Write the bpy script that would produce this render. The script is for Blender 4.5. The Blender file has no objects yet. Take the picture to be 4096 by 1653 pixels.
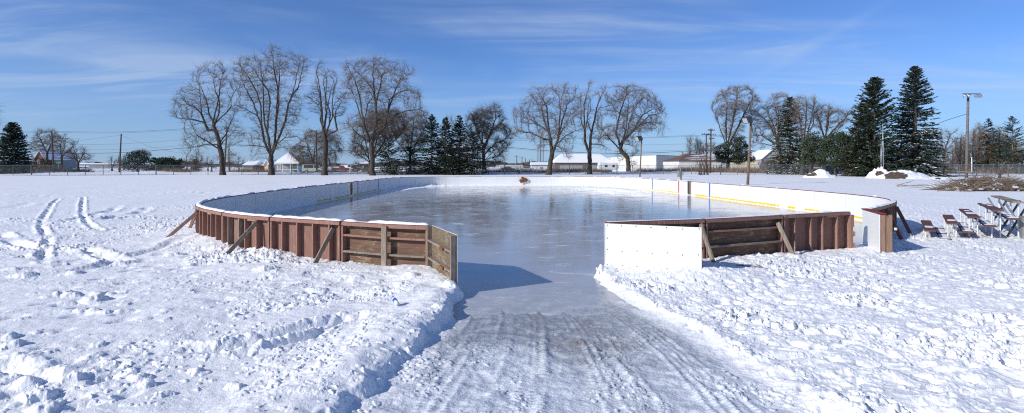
import bpy, math, random
import numpy as np
from mathutils import Vector, Matrix

# ------------------------------------------------------------------ camera, sky, sun, exposure
SC = bpy.context.scene
COL = SC.collection
F, CX, HY, H = 2226.0, 2048.0, 661.0, 2.2      # focal length and horizon in photo pixels, eye height in metres

cam_d = bpy.data.cameras.new('camera')
cam = bpy.data.objects.new('camera', cam_d)
COL.objects.link(cam)
cam_d.sensor_width = 36
cam_d.lens = 36 * F / 4096
cam_d.shift_y = -(826.5 - HY) / 4096
cam_d.clip_start = 0.1
cam_d.clip_end = 9000
cam.location = (0, 0, H)
cam.rotation_euler = (math.radians(90), 0, 0)
SC.camera = cam

SUN_EL = math.radians(27)
SUN_AZ = math.radians(240)                      # clockwise from +Y: behind the camera's left shoulder
world = bpy.data.worlds.new('World')
SC.world = world
world.use_nodes = True
SC.view_settings.view_transform = 'Standard'
SC.view_settings.look = 'None'
SC.view_settings.exposure = -0.03
SC.view_settings.gamma = 1
SC.view_settings.use_curve_mapping = False
SC.cycles.max_bounces = 6
SC.cycles.transparent_max_bounces = 24
SC.cycles.use_denoising = False
SC.cycles.pixel_filter_type = 'BLACKMAN_HARRIS'
SC.cycles.filter_width = 1.15
SC.cycles.sample_clamp_indirect = 3.0


class NT:
    """small helper round a node tree"""
    def __init__(self, tree):
        self.t = tree
        self.n = tree.nodes
        self.l = tree.links

    def add(self, typ, ins=None, **kw):
        nd = self.n.new(typ)
        for k, v in kw.items():
            setattr(nd, k, v)
        if ins:
            for k, v in ins.items():
                s = nd.inputs[k]
                if isinstance(v, bpy.types.NodeSocket):
                    self.l.new(v, s)
                else:
                    s.default_value = v
        return nd

    def math(self, op, a, b=None, clamp=False):
        ins = {0: a}
        if b is not None:
            ins[1] = b
        return self.add('ShaderNodeMath', ins, operation=op, use_clamp=clamp).outputs[0]

    def noise(self, vec, scale, detail=4, rough=0.55, dist=0.0):
        return self.add('ShaderNodeTexNoise', {'Vector': vec, 'Scale': scale, 'Detail': detail, 'Roughness': rough, 'Distortion': dist}).outputs[0]

    def ramp(self, fac, stops):
        r = self.add('ShaderNodeValToRGB', {'Fac': fac})
        e = r.color_ramp.elements
        while len(e) > 1:
            e.remove(e[-1])
        e[0].position, e[0].color = stops[0][0], (*stops[0][1], 1)
        for p, c in stops[1:]:
            k = e.new(p)
            k.color = (*c, 1)
        return r.outputs[0]

    def sramp(self, fac, a, b):
        return self.add('ShaderNodeMapRange', {0: fac, 1: a, 2: b, 3: 0.0, 4: 1.0}, interpolation_type='SMOOTHSTEP').outputs[0]

    def mix(self, fac, a, b):
        return self.add('ShaderNodeMix', {0: fac, 6: a, 7: b}, data_type='RGBA').outputs[2]

    def mapping(self, vec, scale=(1, 1, 1), rot=(0, 0, 0), loc=(0, 0, 0)):
        return self.add('ShaderNodeMapping', {'Vector': vec, 'Location': loc, 'Rotation': rot, 'Scale': scale}).outputs[0]


def build_world():
    t = NT(world.node_tree)
    bg = world.node_tree.nodes['Background']
    sky = t.add('ShaderNodeTexSky', sky_type='NISHITA', sun_disc=False, sun_elevation=SUN_EL, sun_rotation=SUN_AZ,
                altitude=1200, air_density=1.0, dust_density=0.35, ozone_density=3.0)
    d = t.add('ShaderNodeTexCoord').outputs['Generated']
    sep = t.add('ShaderNodeSeparateXYZ', {0: d})
    z = t.math('MAXIMUM', sep.outputs[2], 0.02)
    den = t.math('ADD', z, 0.09)                # high thin cloud seen on a slightly bent plane
    px = t.math('DIVIDE', sep.outputs[0], den)
    py = t.math('DIVIDE', sep.outputs[1], den)
    pl = t.add('ShaderNodeCombineXYZ', {0: px, 1: py, 2: 0.0}).outputs[0]
    m1 = t.mapping(pl, (0.50, 0.75, 1), (0, 0, math.radians(-22)), (3.1, 1.7, 0))
    big = t.noise(m1, 0.60, 4, 0.55, 0.7)
    m2 = t.mapping(pl, (0.50, 1.45, 1), (0, 0, math.radians(-18)), (0.4, 5.2, 0))
    wisp = t.noise(m2, 1.1, 8, 0.58, 1.5)
    cov = t.sramp(big, 0.34, 0.62)
    wis = t.sramp(wisp, 0.34, 0.86)
    c = t.math('MULTIPLY', cov, wis)
    c = t.math('ADD', t.math('MULTIPLY', c, 1.15), t.math('MULTIPLY', t.sramp(big, 0.3, 0.75), 0.20))
    # contrail, a faint streak climbing to the right
    az = t.math('DIVIDE', sep.outputs[0], sep.outputs[1])
    el = t.math('DIVIDE', sep.outputs[2], sep.outputs[1])
    bend = t.math('ADD', 0.142, t.math('MULTIPLY', t.math('SUBTRACT', az, 0.41), 0.57))
    wob = t.math('MULTIPLY', t.math('SUBTRACT', t.noise(pl, 3.0, 5, 0.6), 0.5), 0.020)
    dist = t.math('ABSOLUTE', t.math('ADD', t.math('SUBTRACT', el, bend), wob))
    trail = t.math('SUBTRACT', 1.0, t.sramp(dist, 0.0, 0.017))
    trail = t.math('MULTIPLY', trail, t.math('MULTIPLY', t.sramp(az, 0.36, 0.50), t.math('SUBTRACT', 1.0, t.sramp(az, 0.60, 0.74))))
    trail = t.math('MULTIPLY', trail, t.sramp(sep.outputs[1], 0.0, 0.2))
    c = t.math('ADD', c, t.math('MULTIPLY', trail, 0.18), clamp=True)
    c = t.math('MULTIPLY', c, t.sramp(sep.outputs[2], 0.0, 0.13))
    # one broader veil slanting down from the upper left
    vd = t.math('ABSOLUTE', t.math('ADD', t.math('SUBTRACT', el, t.math('SUBTRACT', 0.185, t.math('MULTIPLY', t.math('ADD', az, 0.58), 0.17))), t.math('MULTIPLY', t.math('SUBTRACT', big, 0.5), 0.10)))
    veil = t.math('MULTIPLY', t.math('SUBTRACT', 1.0, t.sramp(vd, 0.0, 0.05)), t.sramp(sep.outputs[1], 0.0, 0.2))
    veil = t.math('MULTIPLY', veil, t.math('MULTIPLY', t.sramp(wisp, 0.25, 0.75), t.math('SUBTRACT', 1.0, t.sramp(az, -0.25, 0.05))))
    c = t.math('ADD', c, t.math('MULTIPLY', veil, 0.55), clamp=True)
    c = t.math('MULTIPLY', c, 0.50)
    tint = t.add('ShaderNodeMix', {0: 1.0, 6: sky.outputs[0], 7: (0.62, 0.86, 1.28, 1)}, data_type='RGBA', blend_type='MULTIPLY').outputs[2]
    low = t.math('SUBTRACT', 1.0, t.sramp(sep.outputs[2], -0.02, 0.20))   # paler air towards the horizon
    tint = t.mix(t.math('MULTIPLY', low, 0.62), tint, (3.0, 4.5, 7.0, 1))
    col = t.mix(c, tint, (5.0, 6.2, 8.1, 1))
    t.l.new(col, bg.inputs[0])
    bg.inputs[1].default_value = 0.105


build_world()
sun_d = bpy.data.lights.new('sun', 'SUN')
sun_d.energy = 4.8
sun_d.angle = math.radians(0.53)
sun_d.color = (1.0, 0.965, 0.90)
sun = bpy.data.objects.new('sun', sun_d)
COL.objects.link(sun)
SUN_DIR = Vector((math.sin(SUN_AZ) * math.cos(SUN_EL), math.cos(SUN_AZ) * math.cos(SUN_EL), math.sin(SUN_EL)))
sun.rotation_euler = (-SUN_DIR).to_track_quat('-Z', 'Y').to_euler()
sun.location = (-40, -20, 40)


# ------------------------------------------------------------------ numpy noise and terrain
def hsh(ix, iy, s=0):
    h = (ix.astype(np.int64) * 374761393 + iy.astype(np.int64) * 668265263 + s * 1442695041) & 0xFFFFFFFF
    h = ((h ^ (h >> 13)) * 1274126177) & 0xFFFFFFFF
    h = h ^ (h >> 16)
    return (h & 0xFFFFFF) / float(0x1000000)


def vnoise(x, y, s=0):
    ix, iy = np.floor(x), np.floor(y)
    fx, fy = x - ix, y - iy
    fx = fx * fx * fx * (fx * (fx * 6 - 15) + 10)
    fy = fy * fy * fy * (fy * (fy * 6 - 15) + 10)
    ix, iy = ix.astype(np.int64), iy.astype(np.int64)
    a, b = hsh(ix, iy, s), hsh(ix + 1, iy, s)
    c, d = hsh(ix, iy + 1, s), hsh(ix + 1, iy + 1, s)
    return (a + (b - a) * fx) * (1 - fy) + (c + (d - c) * fx) * fy


def fbm(x, y, octs=4, s=0, g=0.5):
    r, a, n = 0.0, 1.0, 0.0
    for o in range(octs):
        r = r + a * vnoise(x, y, s + o * 17)
        n += a
        a *= g
        x, y = x * 1.93 + 7.1, y * 1.93 - 3.3
        x, y = 0.8 * x - 0.6 * y, 0.6 * x + 0.8 * y
    return r / n


def worley(x, y, s=0):
    """distance to the nearest jittered cell point, and a random number of that cell"""
    ix, iy = np.floor(x).astype(np.int64), np.floor(y).astype(np.int64)
    best = np.full(x.shape, 9.0)
    rid = np.zeros(x.shape)
    for dx in (-1, 0, 1):
        for dy in (-1, 0, 1):
            cx, cy = ix + dx, iy + dy
            px = cx + 0.15 + 0.7 * hsh(cx, cy, s + 1)
            py = cy + 0.15 + 0.7 * hsh(cx, cy, s + 2)
            d = np.hypot(x - px, y - py)
            m = d < best
            best = np.where(m, d, best)
            rid = np.where(m, hsh(cx, cy, s + 3), rid)
    return best, rid


def ss(x, a, b):
    t = np.clip((x - a) / (b - a), 0, 1)
    return t * t * (3 - 2 * t)


def poly_sd(X, Y, P):
    """signed distance to a closed polygon, positive outside"""
    n = len(P)
    best = np.full(X.shape, 1e9)
    ins = np.zeros(X.shape, bool)
    for i in range(n):
        x0, y0 = P[i]
        x1, y1 = P[(i + 1) % n]
        ex, ey = x1 - x0, y1 - y0
        t = np.clip(((X - x0) * ex + (Y - y0) * ey) / (ex * ex + ey * ey + 1e-12), 0, 1)
        best = np.minimum(best, (X - x0 - t * ex) ** 2 + (Y - y0 - t * ey) ** 2)
        c = ((y0 > Y) != (y1 > Y))
        if ey != 0:
            ins ^= c & (X < ex * (Y - y0) / ey + x0)
    d = np.sqrt(best)
    return np.where(ins, -d, d)


def line_d(X, Y, P):
    best = np.full(X.shape, 1e9)
    for (x0, y0), (x1, y1) in zip(P[:-1], P[1:]):
        ex, ey = x1 - x0, y1 - y0
        t = np.clip(((X - x0) * ex + (Y - y0) * ey) / (ex * ex + ey * ey + 1e-12), 0, 1)
        best = np.minimum(best, (X - x0 - t * ex) ** 2 + (Y - y0 - t * ey) ** 2)
    return np.sqrt(best)


def ramp_z(r):
    return 0.34 * ss(np.asarray(r, float), 42, 100)


def P0(px, py, z=0.0):
    """point at height z seen at photo pixel (px, py): used to take measurements off the photograph"""
    d = F * (H - z) / (py - HY)
    return Vector(((px - CX) / F * d, d, z))


def PD(px, py, d):
    """point at depth d seen at a photo pixel"""
    return Vector(((px - CX) / F * d, d, H - (py - HY) / F * d))


def PG(px, py):
    """point of the rising field seen at a photo pixel"""
    d = 60.0
    for _ in range(40):
        r = d * math.hypot(1, (px - CX) / F)
        d = 0.5 * d + 0.5 * F * (H - float(ramp_z(r))) / (py - HY)
    return Vector(((px - CX) / F * d, d, float(ramp_z(d * math.hypot(1, (px - CX) / F)))))


def catmull(pts, per=6):
    out = []
    n = len(pts)
    for i in range(n - 1):
        p0, p1, p2, p3 = pts[max(i - 1, 0)], pts[i], pts[i + 1], pts[min(i + 2, n - 1)]
        for k in range(per):
            t = k / per
            out.append(tuple(0.5 * (2 * b + (c - a) * t + (2 * a - 5 * b + 4 * c - d) * t * t + (3 * b - a - 3 * c + d) * t ** 3)
                             for a, b, c, d in zip(p0, p1, p2, p3)))
    out.append(tuple(pts[-1]))
    return out


# rink outline, clockwise from the left post of the big opening (inside is always to the right of travel)
RUN_A = catmull([(-1.6, 11.1), (-2.47, 11.4), (-3.6, 11.95), (-5.4, 12.85), (-6.6, 13.6), (-7.84, 14.8), (-8.95, 16.1), (-9.8, 17.6), (-10.4, 19.4), (-10.9, 22.5), (-11.2, 27.5), (-11.35, 33), (-11.35, 38.9)])
RUN_B = catmull([(-11.35, 39.7), (-11.4, 44), (-11.45, 49), (-11.3, 52.6), (-10.4, 55.4), (-8.4, 57.4), (-5.5, 58.2), (0, 58.4), (5.0, 58.3), (8.2, 57.4), (10.4, 55.2), (11.6, 52), (12.1, 48.5), (12.75, 44), (13.0, 41.2)])
RUN_C = catmull([(13.05, 40.5), (13.35, 36), (13.9, 29), (14.05, 25), (13.9, 22), (13.4, 19.9), (12.4, 18.2), (11.1, 16.7), (9.5, 15.05)])
RUN_D = catmull([(8.64, 14.4), (7.35, 13.87), (4.62, 12.6), (2.71, 11.99), (1.94, 11.72)])
OUTLINE = RUN_A + RUN_B + RUN_C + RUN_D
PATH_L = [(-1.50, 11.1), (-0.98, 10.0), (-0.86, 9.2), (-0.86, 7.9), (-1.02, 6.9), (-1.15, 6.0), (-1.3, 5.4), (-1.42, 4.9), (-1.75, 3.5), (-2.2, 1.0), (-2.7, -4), (-3.5, -14)]
PATH_R = [(1.85, 11.7), (1.55, 10.9), (1.62, 9.8), (1.95, 8.5), (2.2, 7.4), (2.36, 6.4), (2.5, 5.4), (2.56, 4.9), (2.75, 3.5), (3.1, 1.0), (3.6, -4), (4.4, -14)]
PATH = PATH_L + PATH_R[::-1]

# single snow lumps on the left, measured in the photo: px, py, radius px, height m
LUMPS = [(197, 1180, 30, .07), (285, 1172, 52, .13), (368, 1196, 50, .15), (392, 1168, 36, .09), (441, 1168, 20, .06), (270, 1206, 34, .07),
         (324, 1240, 27, .07), (372, 1240, 24, .07), (415, 1246, 28, .07), (495, 1240, 40, .05), (495, 1214, 30, .05), (570, 1272, 34, .05),
         (48, 1376, 52, .13), (10, 1345, 50, .12), (150, 1565, 70, .14), (125, 1520, 60, .10), (175, 1612, 62, .11), (585, 1525, 40, .10),
         (560, 1495, 48, .09), (660, 1560, 38, .07), (935, 1528, 34, .09), (780, 1468, 34, .07), (500, 1480, 46, .08), (300, 1500, 52, .08),
         (395, 1370, 30, .07), (410, 1008, 45, .16), (325, 1004, 38, .10), (100, 1095, 50, .12), (290, 1088, 40, .12), (60, 1070, 45, .1),
         (1280, 1480, 24, .05), (1300, 1440, 26, .05), (1455, 1508, 13, .06), (1690, 1585, 16, .06), (1680, 1512, 12, .06), (1706, 1512, 12, .06),
         (700, 1020, 40, .09), (1150, 1000, 60, .12), (1060, 1090, 44, .12), (860, 1005, 50, .1), (1270, 1160, 46, .07), (1420, 1120, 40, .07),
         (1640, 1120, 40, .10), (1500, 1130, 38, .07), (1800, 1160, 34, .15), (1840, 1200, 30, .10), (1760, 1250, 30, .07), (3640, 1500, 80, .07),
         (3300, 1600, 90, .06), (3800, 1600, 110, .07), (2370, 1078, 34, .2), (2400, 1085, 26, .14), (3180, 1030, 40, .1), (3130, 1040, 30, .1)]
TRACKS = [([(236, 798), (212, 817), (178, 870), (163, 903), (173, 932), (197, 980), (168, 1028), (183, 1067)], .09, .050),
          ([(334, 793), (329, 830), (329, 860), (346, 899), (400, 935)], .09, .048),
          ([(471, 831), (450, 846), (385, 861), (300, 885), (150, 905), (0, 912)], .18, .05),
          ([(590, 838), (560, 857), (480, 870), (420, 885)], .18, .05),
          ([(1640, 768), (1000, 780), (700, 772), (420, 792), (0, 786)], .2, .04),
          ([(0, 815), (130, 812), (60, 835), (0, 840)], .3, .03),
          ([(0, 945), (60, 985), (150, 1010), (290, 990), (420, 1040), (485, 1057), (356, 1086)], .14, .06),
          ([(485, 1057), (640, 1010), (790, 960)], .16, .04),
          ([(0, 1490), (110, 1500), (230, 1530), (350, 1490), (480, 1440), (690, 1420), (850, 1422), (1020, 1385), (1250, 1330), (1420, 1290)], .12, .060),
          ([(380, 1555), (620, 1470), (1000, 1400)], .05, .02),
          ([(1024, 1248), (1200, 1205), (1235, 1200)], .05, .03), ([(1080, 1410), (1250, 1370), (1380, 1295)], .06, .04)]
TRACKS = [([tuple(P0(x, y)[:2]) for x, y in pts], w, dp) for pts, w, dp in TRACKS]


def ground(X, Y, parts=False):
    X = np.asarray(X, float)
    Y = np.asarray(Y, float)
    shp = X.shape
    X, Y = X.ravel(), Y.ravel()
    r = np.hypot(X, Y)
    z = ramp_z(r)
    rid = np.exp(-((Y - 119 - 2 * np.sin(X / 23)) / 5.0) ** 2) * ss(X, -220, -150) * (1 - ss(X, 40, 56))
    z = z + rid * (0.20 + 0.30 * vnoise(X / 7, Y / 7, 5) + 0.16 * vnoise(X / 2.1, Y / 2.1, 6))
    z = z + 0.9 * ss(r, 170, 700) * (vnoise(X / 160, Y / 160, 8) - 0.4)
    ice = np.zeros(X.shape)
    near = r < 78
    xs, ys = X[near], Y[near]
    rr = r[near]
    sd = poly_sd(xs, ys, OUTLINE)
    sp = poly_sd(xs, ys, PATH)
    # ---- undisturbed and trampled snow outside
    n1 = fbm(xs / 5, ys / 5, 3, 11)
    n2 = fbm(xs / 1.3, ys / 1.3, 3, 12)
    wx = xs + 0.12 * (fbm(xs * 4, ys * 4, 2, 13) - 0.5)
    wy = ys + 0.12 * (fbm(xs * 4 + 9, ys * 4, 2, 14) - 0.5)
    R = ss(xs, 0.5, 2.5) * (1 - ss(rr, 26, 46)) * (1 - 0.75 * ss(xs - 0.62 * ys, 2, 9) * ss(ys, 14, 22))
    smooth = ss(fbm(xs / 3.2 + 4, ys / 3.2, 2, 15), 0.40, 0.62)
    L = (1 - ss(xs, -1.0, 1.0)) * (1 - ss(rr + 3 * (n1 - 0.5), 27, 41))
    # fresh wind-smoothed patch left of the boards
    patch = np.exp(-(((xs + 4.6) / 2.4) ** 2 + ((ys - 9.4) / 1.0) ** 2) ** 2) + np.exp(-(((xs + 6.6) / 2.8) ** 2 + ((ys - 7.6) / 1.3) ** 2) ** 2)
    L = L * (0.30 + 0.70 * (1 - smooth)) * (1 - 0.8 * np.clip(patch, 0, 1))
    dz = 0.10 * (n1 - 0.5) + 0.05 * (n2 - 0.5) * np.clip(R + L + .2, 0, 1)
    f1, k1 = worley(wx / 0.42, wy / 0.42, 21)
    vx = wx + 0.075 * (fbm(xs * 19, ys * 19, 2, 24) - 0.5)
    vy = wy + 0.075 * (fbm(xs * 19 + 5, ys * 19, 2, 25) - 0.5)
    f2, k2 = worley(vx / 0.17 + 3, vy / 0.17, 31)
    f3, k3 = worley(vx / 0.085, vy / 0.085, 41)
    pit = -np.exp(-(f1 / 0.30) ** 2) * (0.4 + 0.6 * k1)
    hill = np.sqrt(np.clip(1 - (f1 / 0.62) ** 2, 0, 1)) * (k1 > 0.45)
    crumb = np.sqrt(np.clip(1 - (f2 / (0.25 + 0.25 * k2)) ** 2, 0, 1)) * (k2 > 0.35)
    crumb3 = np.sqrt(np.clip(1 - (f3 / (0.25 + 0.2 * k3)) ** 2, 0, 1)) * (k3 > 0.45)
    clod = ss(fbm(xs / 1.1 + 2, ys / 1.1, 3, 16), 0.50, 0.66)
    rid2 = 1 - np.abs(2 * fbm(wx / 0.75, wy / 0.26, 4, 17, 0.6) - 1)
    dz += R * (0.052 * (pit * ss(fbm(xs / .9, ys / .9, 2, 18), .38, .62)) + 0.030 * (rid2 - .8) * 1.5 + 0.034 * crumb * (0.25 + clod) + 0.024 * crumb3 * (.5 + clod))
    f4, k4 = worley(wx / 0.23 + 7, wy / 0.20, 44)
    dz -= R * 0.085 * np.exp(-(f4 / 0.26) ** 2) * (k4 > .5) * ss(fbm(xs / .7, ys / .7, 2, 45), .42, .6)
    dz += L * (0.045 * pit * clod + 0.022 * hill * clod * (.4 + fbm(xs / .12, ys / .12, 3, 46)) + 0.032 * crumb * (0.08 + clod) + 0.020 * crumb3 * (.12 + clod) + 0.03 * (rid2 - .8))
    wide = R * (1 - ss(rr, 5.5, 9))
    dz += wide * 0.09 * (1 - np.abs(2 * fbm(wx / 1.5, wy / 0.42, 3, 19, 0.5) - 1) - 0.7)
    speck = ss(fbm(xs / 1.9 + 8, ys / 1.2, 3, 48), .46, .62)
    dz += (xs < 1.0) * (1 - ss(rr, 16, 30)) * (0.013 * crumb3 * (k3 > .80) * speck + 0.016 * crumb * (k2 > .955) + 0.05 * (fbm(xs / .55, ys / .5, 4, 47) - .5))
    # soft rounded heaps and trodden hollows between the boards and the drive
    heap = np.exp(-(((xs + 3.0) / 3.6) ** 2 + ((ys - 9.6) / 1.7) ** 2))
    dz += heap * (0.10 * (fbm(xs / .62, ys / .5, 3, 49) - .5) + 0.035 * (1 - np.abs(2 * fbm(wx / .5, wy / .3, 3, 50) - 1) - .7))
    foot = ss(fbm(xs / 2.3, ys / 2.3, 2, 55), .5, .62) * (xs < -.5) * (1 - ss(rr, 18, 30))
    f5, k5 = worley((xs * .8 + ys * .6) / 0.75, (ys * .8 - xs * .6) / 0.38, 56)
    dz -= foot * 0.055 * np.exp(-(f5 / .22) ** 4) * (k5 > .45)
    far = (1 - ss(rr, 55, 75)) * (1 - np.clip(R + L, 0, 1))
    dz += far * (0.02 * pit * ss(fbm(xs / 4, ys / 4, 2, 51), .56, .66) + 0.012 * (vnoise(xs / .8, ys / .3, 52) - .5))
    for lx, ly, lr, lh in LUMPS:
        p = P0(lx, ly, 0.1)
        rad = lr / F * p.y
        m = np.hypot(xs - p.x, ys - p.y) < rad * 2.2
        if m.any():
            xm, ym = xs[m], ys[m]
            dd = np.hypot((xm - p.x) / 1.0, (ym - p.y) / 0.85) / rad
            dd = dd * (0.55 + 0.95 * fbm(xm / rad * 1.7 + lx, ym / rad * 1.7, 4, 61))
            dz[m] += 0.56 * lh * np.clip(1 - dd ** 2, 0, 1) ** 0.7 * (.55 + .9 * fbm(xm / .07, ym / .07, 3, 62))
    for pts, w, dp in TRACKS:
        x0, x1 = min(p[0] for p in pts) - 1, max(p[0] for p in pts) + 1
        y0, y1 = min(p[1] for p in pts) - 1, max(p[1] for p in pts) + 1
        m = (xs > x0) & (xs < x1) & (ys > y0) & (ys < y1)
        if m.any():
            xm, ym = xs[m], ys[m]
            dd = line_d(xm, ym, pts) + 0.10 * w * 6 * (fbm(xm / .35, ym / .35, 3, 71) - .5)
            g = 0.15 + 1.5 * ss(fbm(xm / .7, ym / .7, 3, 72), .3, .7)
            dz[m] += dp * g * (-np.exp(-(dd / w) ** 2) + 0.5 * np.exp(-((dd - 1.9 * w) / (0.8 * w)) ** 2) * (0.2 + 1.4 * fbm(xm / .10, ym / .10, 3, 73)))
    zo = 0.07 + dz
    # bank thrown up against the boards
    bank = (0.05 + 0.12 * ss(-xs, 2.5, 7) * ss(25 - ys, 0, 6)) * (0.5 + fbm(xs / 1.1, ys / 1.1, 3, 81))
    zo += bank * np.exp(-(np.clip(sd, 0, 9) / 1.0) ** 2) * (1 - 0.6 * ss(xs, 0, 2))
    zo += 0.05 * np.exp(-((sd - 1.4) / 0.5) ** 2) * vnoise(xs / .7, ys / .7, 83) * (xs < 0)
    zo += 0.15 * np.exp(-(((xs - 3.5) / 1.1) ** 2 + ((ys - 10.8) / 0.8) ** 2)) + 0.05 * np.exp(-(((xs - 5.6) / 2.2) ** 2 + ((ys - 12.2) / 0.9) ** 2))
    # ploughed edge left of the drive, low soft lip on the right
    ed = sp + np.where(xs < 0.4, 0.30, 0.16) * (fbm(xs / .42, ys / .42, 5, 84, .6) - 0.5)
    left = xs < 0.4
    zo += np.where(left, (0.13 - 0.04 * ss(ys, 7, 10)) * np.exp(-((ed - 0.40) / 0.55) ** 2) * (0.6 + .8 * fbm(xs / .4, ys / .4, 3, 85)), 0.04 * np.exp(-((ed - 0.22) / 0.20) ** 2)) * (sp > -0.3)
    # ---- packed drive
    ul = np.interp(ys, [p[1] for p in PATH_L][::-1], [p[0] for p in PATH_L][::-1])
    ur = np.interp(ys, [p[1] for p in PATH_R][::-1], [p[0] for p in PATH_R][::-1])
    u = (xs - ul) / (ur - ul)
    tz = np.zeros(xs.shape)
    tn = fbm(xs / .18, ys / .18, 4, 91)
    rough = 0.10 + 0.90 * (1 - ss(ys + 2.2 * (fbm(xs / 1.2, ys / 1.2, 3, 92) - .5), 5.6, 8.0))
    for uc, wd, am, drift in ((.14, .012, .016, .01), (.175, .010, .014, .01), (.205, .010, .014, .012), (.30, .014, .012, .0), (.36, .012, .016, -.02), (.385, .010, .018, -.02),
                              (.415, .016, .030, -.022), (.56, .010, .014, .02), (.585, .010, .014, .02), (.61, .010, .016, .02), (.66, .014, .018, .03), (.69, .010, .012, .03),
                              (.80, .009, .016, .0), (.825, .008, .016, .0), (.85, .008, .016, .0), (.875, .008, .016, .0), (.90, .009, .014, .0)):
        c = uc + drift * np.sin(ys * .6) + 0.004 * np.sin(ys * 2.1 + uc * 40)
        k = np.exp(-((u - c) / wd) ** 2)
        tz += (1.15 if uc > .5 else 0.8) * am * k * (0.35 + 0.9 * ss(fbm(xs / .16, ys / .5, 3, int(uc * 1000)), .25, .6)) * (0.75 + 0.25 * np.sin(ys * 2 * np.pi / 0.055 + u * 30))
    b1 = np.exp(-((u - .09) / .012) ** 2) + np.exp(-((u - .245) / .012) ** 2)   # two narrow ridges by the gate
    tz += b1 * .035 * ss(ys, 6.6, 7.6) * (1 - ss(ys, 9.2, 9.8)) * (.4 + tn)
    zp = -0.030 + 0.070 * (1 - ss(ys, 6.2, 9.9)) + rough * (0.045 * (tn - .5) + tz + 0.022 * crumb * clod + 0.014 * crumb3 * ss(fbm(xs / .5, ys / .9, 3, 96), .4, .6)) + (1 - rough) * (0.014 * (tn - .5) + 0.3 * tz)
    zp += 0.055 * (fbm(xs / .9, ys / .7, 4, 93) - .5) * ss(ys, 6, 8) + 0.02 * (fbm(xs / 1.5, ys / 1.5, 2, 94) - .5)
    w = np.where(left, ss(ed, -0.03, 0.13), ss(ed, -0.02, 0.30))
    w = np.where(ys > 10.9, ss(sp, 0.0, 0.15), w)
    zs = zp * (1 - w) + zo * w
    # ---- inside the boards: sunk under the ice, with a rim of snow along the foot of the boards
    rimh = 0.05 + 0.16 * ss(ys, 52, 56) + 0.09 * ss(-xs, 6, 9) * (1 - ss(ys, 20, 26))
    rimw = 0.10 + 0.55 * ss(ys, 52, 56) + 0.7 * ss(-xs, 4, 8) * (1 - ss(ys, 19, 26)) + 0.25 * ss(xs, 7, 10) * (1 - ss(ys, 20, 30))
    rn = fbm(xs / .5, ys / .5, 3, 95)
    rim = rimh * (0.35 + 1.2 * rn) * (1 - ss(-sd / (rimw * (0.5 + rn)), 0.0, 1.0))
    side = np.maximum(ss(np.abs(xs - 0.2), 1.9, 2.6), ss(ys, 13, 15))
    zi = -0.10 + (rim + 0.085) * side * (-sd < 2.2) + np.where(side < .5, 0.06, 0)
    zi = np.where((np.abs(xs - 0.2) < 2.0) & (ys < 12.5), np.minimum(zs, -0.02), zi)
    zi = np.where((np.abs(xs - 0.2) < 2.2) & (ys < 14.5), np.minimum(zi, -0.03), zi)
    mouth = (ys > 10.2) & (xs > ul + .22) & (xs < ur - .08) & (ys < 12.3)
    t = ss(sd, -0.10, 0.02)
    zs = np.where((w < .5) & (ys < 12.2), zs, zi * (1 - t) + zs * t)
    zs = np.where(mouth, np.minimum(zs, -0.03), zs)
    z[near] = z[near] + zs * (1 - ss(rr, 66, 78))
    if parts:
        a = np.zeros(X.shape)
        b = np.zeros(X.shape)
        ins = (1 - w) * (ys < 12.0)
        a[near] = ins
        b[near] = ss(-(sp + 0.22 * (fbm(xs / .3, ys / .3, 4, 97) - .5)), 0.02, 0.30)
        return z.reshape(shp), a, b
    return z.reshape(shp)


GRID = {}


def gz(x, y):
    if not GRID:
        return float(ground(np.array([x]), np.array([y]))[0])
    return float(ground_fast(np.array([x]), np.array([y]))[0])


def ground_fast(X, Y):
    """height of the snow read back from the finished mesh grid"""
    th, rr, Z = GRID['th'], GRID['rr'], GRID['Z']
    a, r = np.arctan2(X, Y), np.hypot(X, Y)
    i = np.clip(np.searchsorted(th, a) - 1, 0, len(th) - 2)
    j = np.clip(np.searchsorted(rr, r) - 1, 0, len(rr) - 2)
    u = np.clip((a - th[i]) / (th[i + 1] - th[i]), 0, 1)
    v = np.clip((r - rr[j]) / (rr[j + 1] - rr[j]), 0, 1)
    return (Z[j, i] * (1 - u) + Z[j, i + 1] * u) * (1 - v) + (Z[j + 1, i] * (1 - u) + Z[j + 1, i + 1] * u) * v


# ------------------------------------------------------------------ mesh helpers
def fast_mesh(name, V, faces):
    """faces: list of int arrays (n,3) or (n,4)"""
    me = bpy.data.meshes.new(name)
    V = np.ascontiguousarray(V, np.float32)
    me.vertices.add(len(V))
    me.vertices.foreach_set('co', V.ravel())
    loops = np.concatenate([f.ravel() for f in faces]).astype(np.int32)
    counts = np.concatenate([np.full(len(f), f.shape[1], np.int32) for f in faces])
    me.loops.add(len(loops))
    me.loops.foreach_set('vertex_index', loops)
    me.polygons.add(len(counts))
    me.polygons.foreach_set('loop_start', np.concatenate([[0], np.cumsum(counts)[:-1]]).astype(np.int32))
    me.polygons.foreach_set('loop_total', counts)
    me.update(calc_edges=True)
    me.validate()
    return me


def wloc(o):
    v = Vector((0, 0, 0))
    while o is not None:
        v += o.location
        o = o.parent
    return v


def tag(o, label=None, cat=None, group=None, kind=None):
    if label:
        o['label'] = label
    if cat:
        o['category'] = cat
    if group:
        o['group'] = group
    if kind:
        o['kind'] = kind
    return o


def thing(name, label, cat, loc, group=None, kind=None):
    o = bpy.data.objects.new(name, None)
    o.empty_display_size = 0.3
    COL.objects.link(o)
    o.location = loc
    return tag(o, label, cat, group, kind)


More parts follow.
